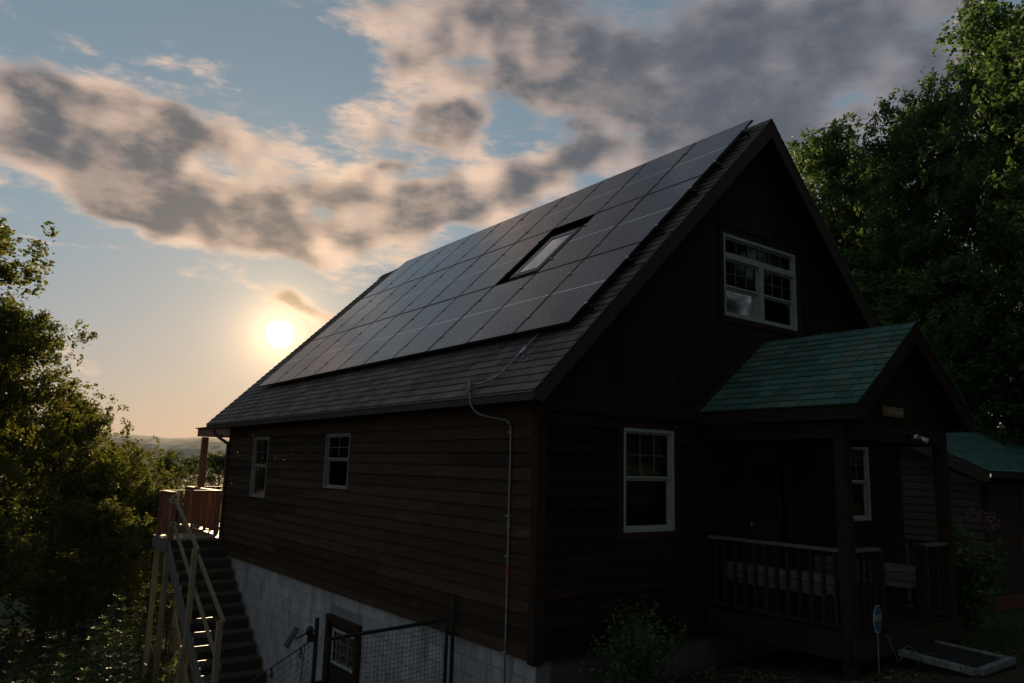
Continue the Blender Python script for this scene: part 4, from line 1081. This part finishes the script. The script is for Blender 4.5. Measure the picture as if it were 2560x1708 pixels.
MB().bar((-2.14, GY - .04, .12), (-2.03, GY - .04, .30), .11, .012, (0, 0, 1)).build('panel', M_ALU, sp_)
MB().lathe((-1.90, GY - .06, .30), (-.3, -.6, -.5), [(.02, 0), (.035, .02), (.04, .08)], 8).build('lamp_head', M_BLKM, sp_)
MB().box(-1.90, -1.84, GY - .05, GY, .14, .22).build('battery_box', M_BLKM, sp_)

# ------------------------------------------------------------------ black garden fence down the slope
bf = empty('garden_fence', (-3.5, 11.5, zg(-3.5, 11.5)), 'black wire fence with round posts crossing the slope', 'fence')
P0, P1 = Vector((-9.6, 7.2, 0)), Vector((1.3, 15.5, 0)); nP = 15
fp = []
for i in range(nP + 1):
    q = P0.lerp(P1, i / nP); g_ = zg(q.x, q.y); top = g_ + 1.12 + .03 * math.sin(i * 2.1); fp.append((q.x, q.y, top, g_))
    MB().tube([(q.x, q.y, g_ - .2), (q.x, q.y, top + .03)], .022, 7).build('post', M_BLKM, bf)
for dz in (0, -.52):
    MB().tube([(a, b, c + dz) for a, b, c, g_ in fp], .014, 6).build('rail', M_BLKM, bf)

# ------------------------------------------------------------------ shed
shed = empty('shed', (13, 3, -.4), 'low brown outbuilding with a green shingled roof beyond the porch', 'shed')
SX, SY = 11.45, .12
sh_tf = lambda a, z, o: (SX - o, a, z)
SZ0 = -.22
pts = [(SX, SY, SZ0), (SX, 6.0, SZ0), (SX, 6.0, 2.05), (SX, 3.06, 3.55), (SX, SY, 2.08)]
MB().prism([(a + .03, b, c) for a, b, c in pts], (.1, 0, 0)).build('wall', M_DARK, shed)
sf = MB().box(SX + .14, 18, SY, SY + .1, SZ0, 2.08).box(SX + .01, SX + .2, SY + .005, 6, -1.2, SZ0 - .005); sf.build('wall', M_DARK, shed)
MB().box(SX - .02, 18, SY - .02, SY + .003, -.9, SZ0 - .01).box(SX - .02, SX + .008, SY + .003, 6, -.9, SZ0 - .01).build('foundation', mat('red brick plinth', (.16, .05, .035), (.22, .08, .055), .9, (14, 14, 14)), shed)
z = SZ0; ME_BSH = board_mesh(lambda a, z, o: (-o, a, z), 'siding_board', mat('weathered lap siding', (.05, .036, .028), (.085, .064, .05), .8, (50, 3, 60), .25, rnd=.25))
while z < 3.3:
    hi = 6.0 if z < 2.0 else 3.06 + (3.55 - z) / .51
    lo = SY if z < 1.95 else 3.06 - (3.55 - z - .17) / .51
    if hi - lo > .1: put('siding_board', ME_BSH, shed, Matrix.Translation((SX + .028, lo, z)) @ Matrix.Diagonal((1, hi - lo, 1, 1)))
    z += EXP
MB().box(SX - .012, SX + .03, SY - .03, SY + .07, SZ0 - .01, 2.0).build('corner_board', M_TRIM, shed)
# garage style opening in its front, boards beside it
for k in range(14): MB().box(SX + .03, 13.1, SY - .024, SY - .002, SZ0 + EXP * k, SZ0 + EXP * k + .15).build('siding_board', mat('weathered lap siding front', (.03, .02, .015), (.045, .03, .022), .8, (3, 50, 60), .2, rnd=.2), shed)
MB().box(13.15, 15.4, SY - .03, SY - .002, -.3, 1.9).build('door', mat('dark red shed door', (.06, .022, .016), rough=.6), shed)
MB().tube([(12.7, SY - .2, -.5), (12.66, SY - .16, 1.0)], .012, 5).build('pipe', mat('red pipe', (.3, .05, .03)), shed)
# roof
ex0, ex1 = 11.10, 19.0; SEZ, SEY = 2.20, -.12; SRY, SRZ = 3.06, 3.72
rs = (SRZ - SEZ) / (SRY - SEY); rl_ = math.hypot(SRZ - SEZ, SRY - SEY)
mb = MB()
mb.prism([(ex0, SEY, SEZ - .012), (ex0, SRY, SRZ - .012), (ex0, SRY, SRZ - .06), (ex0, SEY, SEZ - .06)], (ex1 - ex0, 0, 0))
mb.prism([(ex0, 2 * SRY - SEY, SEZ - .012), (ex0, SRY + .001, SRZ - .012), (ex0, SRY + .001, SRZ - .06), (ex0, 2 * SRY - SEY, SEZ - .06)], (ex1 - ex0, 0, 0))
sroof = mb.build('roof', M_FASC, shed)
mb = MB(); nrow = 26
for sd in (0, 1):
    for j in range(nrow):
        x = ex0 - .02
        while x < ex1:
            w = sr.choice((.24, .34, .5)); t0, t1 = j / nrow, (j + 1.2) / nrow
            f = (lambda t, h: (SEY + (SRY - SEY) * t, SEZ + (SRZ - SEZ) * t + h)) if sd == 0 else (lambda t, h: (2 * SRY - SEY - (SRY - SEY) * t, SEZ + (SRZ - SEZ) * t + h))
            (ya_, za_), (yb_, zb_2) = f(t0, .012), f(min(t1, 1.0), -.004)
            xb = min(x + w - .004, ex1)
            mb.add([(x, ya_, za_), (xb, ya_, za_), (xb, yb_, zb_2), (x, yb_, zb_2), (x, ya_, za_ - .016), (xb, ya_, za_ - .016)], [(0, 1, 2, 3), (0, 4, 5, 1)]); x += w
o = mb.build('shingle_courses', M_GRSH2, sroof); o['kind'] = 'stuff'
MB().prism([(ex0 - .004, SEY - .02, SEZ - .03), (ex0 - .004, SRY, SRZ - .02), (ex0 - .004, SRY, SRZ - .24), (ex0 - .004, SEY + .1, SEZ - .22), (ex0 - .004, SEY - .02, SEZ - .19)], (-.03, 0, 0)).build('rake_board', M_FASC, sroof)
MB().prism([(ex0 - .004, 2 * SRY - SEY, SEZ - .03), (ex0 - .004, SRY, SRZ - .02), (ex0 - .004, SRY, SRZ - .24), (ex0 - .004, 2 * SRY - SEY, SEZ - .2)], (-.03, 0, 0)).build('rake_board', M_FASC, sroof)
MB().box(ex0 + .03, ex1, SEY - .13, SEY - .03, SEZ - .14, SEZ - .04).build('gutter', M_FASC, sroof)
MB().prism([(ex0 - .036, SEY + .14, SEZ - .23), (ex0 - .036, SEY + .7, SEZ - .02), (ex0 - .036, SEY + .7, SEZ - .20), (ex0 - .036, SEY + .5, SEZ - .26)], (.02, 0, 0)).build('bracket', M_FASC, sroof)

# ------------------------------------------------------------------ vegetation
def leaf_mesh(name, P, size, mtl, seed, up=0.35, aspect=0.62, droop=0.0, Nrm=None):
    """thousands of folded leaves, one diamond each"""
    r = np.random.default_rng(seed); n = len(P)
    d = r.normal(size=(n, 3)); d[:, 2] = d[:, 2] * .55 - droop; d /= np.linalg.norm(d, axis=1)[:, None]
    q = r.normal(size=(n, 3)); q[:, 2] += up * 3; sdv = np.cross(d, q); sdv /= np.linalg.norm(sdv, axis=1)[:, None]
    nn = np.cross(sdv, d)
    L = size * r.uniform(.65, 1.3, n)[:, None]; W_ = L * aspect
    v = np.empty((n, 4, 3)); v[:, 0] = P - d * L * .5; v[:, 1] = P + sdv * W_ * .5 + nn * L * .10 + d * L * .05; v[:, 2] = P + d * L * .55 - nn * L * .06; v[:, 3] = P - sdv * W_ * .5 + nn * L * .10 + d * L * .05
    v = v.reshape(-1, 3)
    me = bpy.data.meshes.new(name); me.vertices.add(n * 4); me.vertices.foreach_set('co', v.ravel())
    b = np.arange(n)[:, None] * 4
    idx = np.concatenate([b + np.array([[0, 1, 2]]), b + np.array([[0, 2, 3]])], axis=1).ravel()
    me.loops.add(n * 6); me.loops.foreach_set('vertex_index', idx.astype(np.int32))
    me.polygons.add(n * 2); me.polygons.foreach_set('loop_start', np.arange(n * 2, dtype=np.int32) * 3); me.polygons.foreach_set('loop_total', np.full(n * 2, 3, np.int32))
    me.update(); me.validate(); me.materials.append(mtl)
    return me

def tree_meshes(seed, H, R, n_leaf, leaf, mtl, crown0=.18, narrow=1.0, spikes=1.0, clump=.42, lean=(0, 0)):
    """trunk + limbs (one mesh) and a crown of leaf clumps (one mesh), base at the origin"""
    r = random.Random(seed); mb = MB()
    tips = []
    tp = [Vector((0, 0, -.3))]; seg = 7
    for i in range(1, seg + 1):
        t = i / seg; tp.append(Vector((lean[0] * t + r.uniform(-.12, .12) * R * .3, lean[1] * t + r.uniform(-.12, .12) * R * .3, H * .93 * t)))
    mb.tube(tp, H * .017 + .03, 7, True, H * .003)
    def at(t):
        f = t * seg; i = min(int(f), seg - 1); return tp[i].lerp(tp[i + 1], f - i)
    nb_ = 26
    for k in range(nb_):
        t = crown0 + (1 - crown0) * ((k + r.random() * .6) / nb_) ** .9
        a = k * 2.4 + r.uniform(-.4, .4)
        prof = math.sin(math.pi * min(1, max(0, ((t - crown0) / (1 - crown0)) * .80 + .16))) ** .75
        L = R * prof * r.uniform(.72, 1.12) * narrow
        p0 = at(t); rise = r.uniform(.35, .8) + .5 * t
        d = Vector((math.cos(a), math.sin(a), rise)).normalized()
        p1 = p0 + d * L * .55; p2 = p1 + (d + Vector((r.uniform(-.3, .3), r.uniform(-.3, .3), .12))).normalized() * L * .5
        mb.tube([p0, p1, p2], .012 * H * .35 * (1.1 - t) + .012, 5, False, .006)
        for _ in range(6):
            f = r.uniform(.35, 1.08); c = (p0.lerp(p1, f / .55) if f < .55 else p1.lerp(p2, (f - .55) / .5))
            e = c + Vector((r.gauss(0, 1), r.gauss(0, 1), r.gauss(.35, .7))) * L * .20
            if r.random() < .5: mb.tube([c, e], .008, 3, False, .003)
            tips.append((e, (.55 + .5 * r.random()) * clump * R * .52))
        tips.append((p2, clump * R * .5))
    for k in range(int(10 * spikes)):                           # leaders that break the outline
        t = r.uniform(.62, 1.0); p0 = at(min(t, 1)); a = r.uniform(0, 6.28); q = R * r.uniform(.05, .55)
        e = p0 + Vector((math.cos(a) * q, math.sin(a) * q, H * r.uniform(.05, .13)))
        mb.tube([p0, e], .012, 4, False, .004)
        for m_ in range(4): tips.append((p0.lerp(e, .45 + .18 * m_), clump * R * (.30 - .055 * m_)))
    rg = np.random.default_rng(seed); w = np.array([x[1] ** 2 for x in tips]); w /= w.sum()
    cnt = rg.multinomial(n_leaf, w); P = []
    for (c, rad), n in zip(tips, cnt):
        if n == 0: continue
        # a clump is made of short leafy sprays
        ns = max(3, n // 26); sc_ = rg.normal(size=(ns, 3)) * rad * np.array([.62, .62, .42])
        dr = rg.normal(size=(ns, 3)); dr[:, 2] += .4; dr /= np.linalg.norm(dr, axis=1)[:, None]
        k = rg.integers(0, ns, n); tt = rg.random(n)[:, None] * rad * .75
        P.append(np.array(c) + sc_[k] + dr[k] * tt + rg.normal(size=(n, 3)) * leaf * .55)
    P = np.concatenate(P)
    return mb.mesh('trunk', M_BARK, smooth=True), leaf_mesh('crown', P, leaf, mtl, seed)

def tree(name, label, cat, group, x, y, meshes, scale=1.0, rot=0.0, zs=1.0, sink=0.0):
    o = bpy.data.objects.new(name, None); COL.objects.link(o)
    o.location = (x, y, zg(x, y) - sink); o.rotation_euler.z = rot; o.scale = (scale, scale, scale * zs)
    tag(o, label, cat, group)
    for nm, me in zip(('trunk', 'crown'), meshes):
        q = bpy.data.objects.new(nm, me); COL.objects.link(q); q.parent = o
    return o

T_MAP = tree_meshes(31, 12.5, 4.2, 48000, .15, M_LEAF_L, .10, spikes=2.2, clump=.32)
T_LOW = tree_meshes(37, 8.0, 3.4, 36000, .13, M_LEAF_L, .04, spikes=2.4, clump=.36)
T_RIG = tree_meshes(43, 17.0, 5.6, 80000, .175, M_LEAF_R, .08, spikes=2.2, clump=.30)
T_RIG2 = tree_meshes(47, 15.0, 4.6, 64000, .17, M_LEAF_R, .06, spikes=2.0, clump=.31)
T_FAR = tree_meshes(53, 9.0, 3.0, 14000, .17, M_LEAF_D, .05, spikes=1.8, clump=.46)
T_FAR2 = tree_meshes(59, 7.0, 2.6, 12000, .16, M_LEAF_D, .05, spikes=2.0, clump=.46)

GL = 'trees down the slope on the left'
ZTOP = {}
def ztree(name, label, group, x, y, top, meshes, wide=1.0, rot=0.0):
    """a tree whose crown reaches the height top (world z)"""
    zm = ZTOP.setdefault(meshes[1].name, max(v.co.z for v in meshes[1].vertices)); s = (top - zg(x, y)) / zm
    return tree(name, label, 'tree', group, x, y, meshes, s * wide, rot, 1 / wide)
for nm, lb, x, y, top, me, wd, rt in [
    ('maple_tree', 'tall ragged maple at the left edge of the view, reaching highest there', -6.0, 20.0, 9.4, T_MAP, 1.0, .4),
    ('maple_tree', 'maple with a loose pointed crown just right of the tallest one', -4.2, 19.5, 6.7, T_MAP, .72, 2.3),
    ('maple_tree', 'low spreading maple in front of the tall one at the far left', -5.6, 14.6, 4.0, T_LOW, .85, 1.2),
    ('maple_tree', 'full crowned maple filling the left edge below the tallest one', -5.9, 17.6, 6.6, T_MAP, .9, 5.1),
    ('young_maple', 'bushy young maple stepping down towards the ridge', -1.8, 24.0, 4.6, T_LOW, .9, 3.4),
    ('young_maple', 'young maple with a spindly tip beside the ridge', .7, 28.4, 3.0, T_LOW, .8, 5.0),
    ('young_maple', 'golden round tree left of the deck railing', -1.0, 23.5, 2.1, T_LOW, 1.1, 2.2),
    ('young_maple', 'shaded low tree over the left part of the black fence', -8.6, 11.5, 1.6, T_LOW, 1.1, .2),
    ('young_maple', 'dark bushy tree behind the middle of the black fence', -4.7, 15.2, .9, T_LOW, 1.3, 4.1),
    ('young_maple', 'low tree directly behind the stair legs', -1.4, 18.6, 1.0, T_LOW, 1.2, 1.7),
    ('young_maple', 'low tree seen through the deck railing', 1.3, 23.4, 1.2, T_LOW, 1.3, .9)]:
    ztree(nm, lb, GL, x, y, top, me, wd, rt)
GF = 'woodland seen past the rear deck'
for i, (x, y, top, lb) in enumerate([
    (4.6, 37.0, 2.55, 'slender tree just left of the deck post'), (7.6, 38.3, 2.6, 'slender tree seen between deck post and house wall'),
    (10.0, 40.5, 2.5, 'broad dark tree tight against the far house corner'), (2.9, 41.5, 2.2, 'rounded tree low against the ridge'),
    (.2, 40, 2.4, 'hazy tree behind the golden round tree'), (-6, 36, 4.5, 'hazy tree showing through the tall maple'),
    (-11, 30, 4, 'tree showing through the lower left crowns'), (-14, 22, 3, 'tree behind the fence at the far left'), (-16, 33, 5, 'rearmost tree at the left edge'),
    (13.4, 44, 2.6, 'tree hidden mostly by the house wall'), (6.2, 46, 2.2, 'rear tree filling the gap left of the deck post'), (9, 50, 2.4, 'rear tree filling the gap right of the deck post')]):
    ztree('young_tree', lb, GF, x, y, top, T_FAR if i % 2 == 0 else T_FAR2, (1.0, 1.35)[i % 2], i * 1.3)
GR = 'tall trees behind the house on the right'
for lb, x, y, top, me, wd, rt in [
    ('tree whose rounded top rises just right of the roof peak', 22.3, 9.2, 16.3, T_RIG2, .72, 1.0),
    ('tree stepping up between the small rounded one and the tallest', 21.9, 5.7, 16.5, T_RIG, .66, 2.0),
    ('tallest tree at the right edge of the view', 21.0, 2.0, 18.3, T_RIG, .70, 4.0),
    ('tree at the right edge in front of the tallest crown', 19.6, -1.2, 17.5, T_RIG2, .9, 5.2),
    ('shaded tree filling the gap behind the two left crowns', 25.6, 9.0, 15.0, T_RIG, .8, .5),
    ('tree deep in shade above the shed roof', 18.2, 3.4, 8.6, T_RIG2, 1.1, 3.0),
    ('tree behind the roof edge of the house gable', 20.0, 7.4, 10.0, T_RIG2, 1.2, 2.5),
    ('rearmost tree behind the tallest crown', 28, 3.5, 18.5, T_RIG, .9, 1.5),
    ('low tree at the right edge beyond the shed roof', 18.6, .2, 7.0, T_RIG2, 1.3, .9)]:
    ztree('maple_tree', lb, GR, x, y, top, me, wd, rt)
for lb, x, y, top in [('tree hidden behind the middle of the roof', 16.5, 24, 10.5), ('tree hidden behind the ridge end', 20.5, 22, 11.5), ('tree standing behind the far roof slope', 19, 30, 12), ('tree between roof and shed, further back', 24.5, 16.5, 12.5)]:
    ztree('maple_tree', lb, GR, x, y, top, T_RIG2, 1.5, x)
for lb, x, y, top in [('tree past the right edge, beyond the lawn', 27, -5, 15), ('tree past the right edge, furthest away', 34, -3, 17), ('tree past the right edge, nearest the clearing', 25, -9.5, 14), ('tree far behind the shed to the right', 36, 6, 18)]:
    ztree('maple_tree', lb, GR, x, y, top, T_RIG2, 1.1, x)
for lb, x, y, top in [('tree past the left edge by the end of the fence', -13, 13, 4.5), ('tree past the left edge, further down', -18, 17, 5.5), ('tree past the left edge, at mid slope', -10.5, 17.5, 4.2)]:
    ztree('young_maple', lb, GL, x, y, top, T_LOW, 1.1, x)
# unseen wood added behind the viewer to dim the light on the gable
GB = 'unseen trees added behind the viewer'
WHERE = ['far left', 'left of the rear left corner', 'left of centre', 'directly behind', 'right of centre', 'rear right corner', 'beside the lawn', 'furthest left', 'second row centre', 'second row right', 'nearest the shed']
for i, (x, y) in enumerate([(-19, -19), (-12, -24), (-6, -21), (2, -18), (8, -16), (13, -13), (26, -12), (-24, -10), (5, -24), (14, -20), (22, -18)]):
    ztree('unseen_tree', 'unseen broadleaf tree added behind the viewer to dim the gable, ' + WHERE[i], GB, x, y, 17 + 2.3 * math.sin(i * 2.2), T_RIG if i % 2 else T_RIG2, 1.15, i * 1.1)

# front shrub
def shrub(name, label, x, y, h, w, n, leaf, mtl, seed, stems=12, z0=.15, extra=None):
    r = random.Random(seed); base = Vector((x, y, zg(x, y)))
    o = empty(name, base, label, 'shrub'); mb = MB(); P = []
    rg = np.random.default_rng(seed)
    for k in range(stems):
        a = r.uniform(0, 6.28); q = w * r.uniform(.15, .55); hh = h * r.uniform(.5, 1.05) * (1 - .35 * (q / w))
        e = base + Vector((math.cos(a) * q, math.sin(a) * q, hh)); mid = base.lerp(e, .5) + Vector((r.gauss(0, .05), r.gauss(0, .05), .04)) * w
        pts = spline([base + Vector((r.gauss(0, .03), r.gauss(0, .03), -.05)), mid, e], 4); mb.tube(pts, .010 * h + .003, 4, False, .002)
        for j in range(7):
            f = r.uniform(.25, 1.0); c = pts[int(f * (len(pts) - 1))]; t = c + Vector((r.gauss(0, 1), r.gauss(0, 1), r.gauss(.4, .6))) * w * .13
            mb.tube([c, t], .003, 3, False, .0015)
            m_ = max(2, n // (stems * 7)); tt = rg.random(m_)[:, None]
            P.append(np.array(c) * (1 - tt) + np.array(t) * tt * 1.0 + rg.normal(size=(m_, 3)) * leaf * .8)
    mb.build('branches', M_BARK, o)
    put('foliage', leaf_mesh('foliage', np.concatenate(P) - np.array(base), leaf, mtl, seed, up=.5, aspect=.5), o, Matrix.Translation(base))
    return o
shrub('shrub', 'sparse twiggy shrub growing against the front foundation', 0.98, -.58, 1.0, 1.15, 1900, .055, M_LEAF_S, 5, 22)
shrub('shrub', 'low leafy sprig at the foot of the twiggy shrub', .48, -.62, .36, .5, 420, .055, M_LEAF_S, 9, 9)
fs_ = shrub('flowering_shrub', 'flowering shrub with faded pink heads on bare stems beside the shed', 8.0, -.9, 1.85, 1.15, 1500, .12, M_LEAF_S, 12, 13)
fr_ = np.random.default_rng(4); PP = []
for k in range(9):
    c = np.array([8.0 + fr_.uniform(-.5, .5), -.9 + fr_.uniform(-.5, .5), zg(8, -.9) + fr_.uniform(1.05, 1.8)]); PP.append(c + fr_.normal(size=(40, 3)) * .055)
put('blossoms', leaf_mesh('blossoms', np.concatenate(PP) - np.array(WL[fs_.name]), .05, M_PINK, 6), fs_, Matrix.Translation(WL[fs_.name]))

# upright leafy weeds by the fence: stem with pairs of long leaves
def weed_mesh(seed, h):
    r = random.Random(seed); mb = MB(); st = spline([(0, 0, -.05), (r.uniform(-.04, .04), r.uniform(-.04, .04), h * .5), (r.uniform(-.12, .12), r.uniform(-.12, .12), h)], 5)
    sm = MB().tube(st, .006, 4, False, .003).mesh('stem', M_LEAF_W)
    n = int(h / .055)
    for k in range(n):
        t = .22 + .78 * k / n; c = st[int(t * (len(st) - 1))]; L = .15 * (1.15 - .55 * t) * r.uniform(.8, 1.2)
        for q in (0, math.pi):
            a = k * 1.57 + q + r.uniform(-.3, .3); d = Vector((math.cos(a), math.sin(a), .45 + .6 * (t - .5))).normalized(); s_ = d.cross(Vector((0, 0, 1))).normalized() * L * .19
            e = c + d * L; m_ = c + d * L * .5
            mb.add([c, m_ + s_, e - Vector((0, 0, L * .22)), m_ - s_, m_ - Vector((0, 0, L * .05))], [(0, 1, 4), (1, 2, 4), (2, 3, 4), (3, 0, 4)])
    return sm, mb.mesh('leaves', M_LEAF_W)
WD = [weed_mesh(s, h) for s, h in ((1, 1.0), (2, 1.25), (3, .8))]
wr = random.Random(19)
spots = [(-4.6, 7.6), (-4.25, 7.9), (-4.0, 7.2), (-3.6, 8.4), (-3.35, 9.3), (-3.1, 9.9), (-2.8, 10.4), (-2.6, 9.6), (-2.35, 10.9), (-2.2, 10.2), (-2.05, 11.6), (-1.8, 11.9), (-1.9, 12.4), (-1.5, 12.6), (-1.6, 11.2), (-1.2, 12.9), (-5.0, 8.1), (-5.3, 7.2), (-5.9, 7.6), (-3.9, 8.9), (-2.9, 11.2), (-2.5, 11.8), (-4.9, 6.6), (-5.6, 6.4),
         (-6.1, 6.9), (-5.2, 5.8), (-4.4, 6.3), (-2.2, 12.6), (-1.0, 13.3), (-2.7, 12.1), (-3.2, 8.6), (-2.4, 9.0), (-2.0, 9.4), (-3.9, 7.9), (-1.9, 10.6), (-1.7, 10.0), (-4.3, 8.6), (-5.6, 7.9), (-2.2, 8.4), (-3.0, 7.8)]
for k, (x, y) in enumerate(spots):
    o = bpy.data.objects.new('weed', None); COL.objects.link(o); o.location = (x, y, zg(x, y)); o.rotation_euler.z = wr.uniform(0, 6); s_ = wr.uniform(1.15, 1.75); o.scale = (s_,) * 3
    tag(o, 'upright leafy weed with paired long leaves before the black fence, ' + ('tall' if s_ > 1.5 else 'knee high' if s_ < 1.3 else 'waist high'), 'plant', 'weeds growing by the black fence')
    for nm, me in zip(('stem', 'leaves'), WD[k % 3]):
        q = bpy.data.objects.new(nm, me); COL.objects.link(q); q.parent = o

# grass and ground cover
def blades(n, box, hgt, seed, excl, w=.008):
    r = np.random.default_rng(seed); xs = r.uniform(box[0], box[1], n); ys = r.uniform(box[2], box[3], n)
    vs = []; fs = []
    for x, y in zip(xs, ys):
        if excl(x, y): continue
        z = zg(x, y); h = hgt * r.uniform(.5, 1.3); a = r.uniform(0, 6.28); dx, dy = math.cos(a) * w, math.sin(a) * w; lx, ly = r.normal(0, .35 * h, 2); k = len(vs)
        vs += [(x - dx, y - dy, z - .01), (x + dx, y + dy, z - .01), (x + lx, y + ly, z + h)]; fs.append((k, k + 1, k + 2))
    me = bpy.data.meshes.new('grass'); me.from_pydata(vs, [], fs); me.materials.append(M_GRASS); return me
inhouse = lambda x, y: (x > -.05 and x < HW + .05 and y > -.1) or (2.6 < x < 5.3 and y > -2) or (x > SX and y > 0) or (3.35 < x < 4.5 and -2.95 < y < -1.9)
tag(put('grass', blades(26000, (4.4, 12.5, -4.6, 3.5), .06, 2, inhouse)), 'short dark lawn grass in front of the shed', 'grass', kind='stuff')
tag(put('grass', blades(16000, (-9, 1.5, 3.0, 17), .16, 3, inhouse, .007)), 'rough grass on the bank below the stairs', 'grass', kind='stuff')
def litter(n, box, seed, m):
    r = np.random.default_rng(seed); P = []
    for x, y in zip(r.uniform(box[0], box[1], n), r.uniform(box[2], box[3], n)):
        if not inhouse(x, y): P.append((x, y, zg(x, y) + .012))
    return leaf_mesh('leaf_litter', np.array(P), .05, m, seed, up=1.2)
tag(put('leaf_litter', litter(5000, (.1, 6, -2.6, 0), 8, mat('dry leaf litter', (.10, .055, .035), (.17, .10, .07), .9, (3, 3, 3), rnd=.4, island=True))), 'dry fallen leaves along the front foundation', 'leaf litter', kind='stuff')
tag(put('ground_cover', leaf_mesh('ground_cover', np.array([(x, y, zg(x, y) + h) for x, y, h in zip(np.random.default_rng(1).uniform(-14, 1, 9000), np.random.default_rng(2).uniform(9, 22, 9000), np.random.default_rng(3).uniform(0, .5, 9000))]), .11, M_LEAF_D, 3)), 'low tangled undergrowth beyond the fence', 'undergrowth', kind='stuff')

# midges lit by the low sun, in the air before the side wall
ib = MB().lathe((0, 0, 0), (1, 0, 0), [(.0004, -.002), (.0010, -.001), (.0010, .001), (.0004, .002)], 5)
ME_IB = ib.mesh('body', mat('insect body', (.25, .18, .10), rough=.5))
wn_ = MB().add([(0, 0, .001), (.001, .004, .003), (-.002, .0045, .0035), (0, -.0, .001), (.001, -.004, .003), (-.002, -.0045, .0035)], [(0, 1, 2), (3, 4, 5)]).mesh('wing', mat('insect wing', (.9, .85, .75), rough=.3, trans=.7))
mr = random.Random(8)
for k in range(24):
    u = mr.gauss(690, 62) ; v = mr.gauss(1135, 62); t = mr.uniform(2.0, 3.6)
    d = FW + RT * ((u - 1280) / 1891.68) - UP * ((v - 854) / 1891.68)
    o = bpy.data.objects.new('midge', None); COL.objects.link(o); o.location = CAM + d * t; o.scale = (.38, .38, .38); o.rotation_euler = (mr.uniform(0, 6), mr.uniform(0, 6), mr.uniform(0, 6))
    tag(o, 'tiny sunlit midge flying before the side wall', 'insect', 'midges in the air before the side wall')
    for nm, me in (('body', ME_IB), ('wing', wn_)):
        q = bpy.data.objects.new(nm, me); COL.objects.link(q); q.parent = o

# ------------------------------------------------------------------ the evening haze
if HAZE:
    hz = MB().box(-7200, 7200, -3100, 9200, -120, 125).mesh('haze', bpy.data.materials.new('haze air'))
    m = hz.materials[0]; m.use_nodes = True; t = m.node_tree; t.nodes.clear()
    pv = t.nodes.new('ShaderNodeVolumePrincipled'); pv.inputs['Color'].default_value = (.72, .80, .92, 1); pv.inputs['Density'].default_value = HAZE; pv.inputs['Anisotropy'].default_value = 0.0
    t.links.new(pv.outputs[0], t.nodes.new('ShaderNodeOutputMaterial').inputs['Volume'])
    tag(put('haze', hz), 'thin evening haze between the viewer and the ridge', kind='stuff')
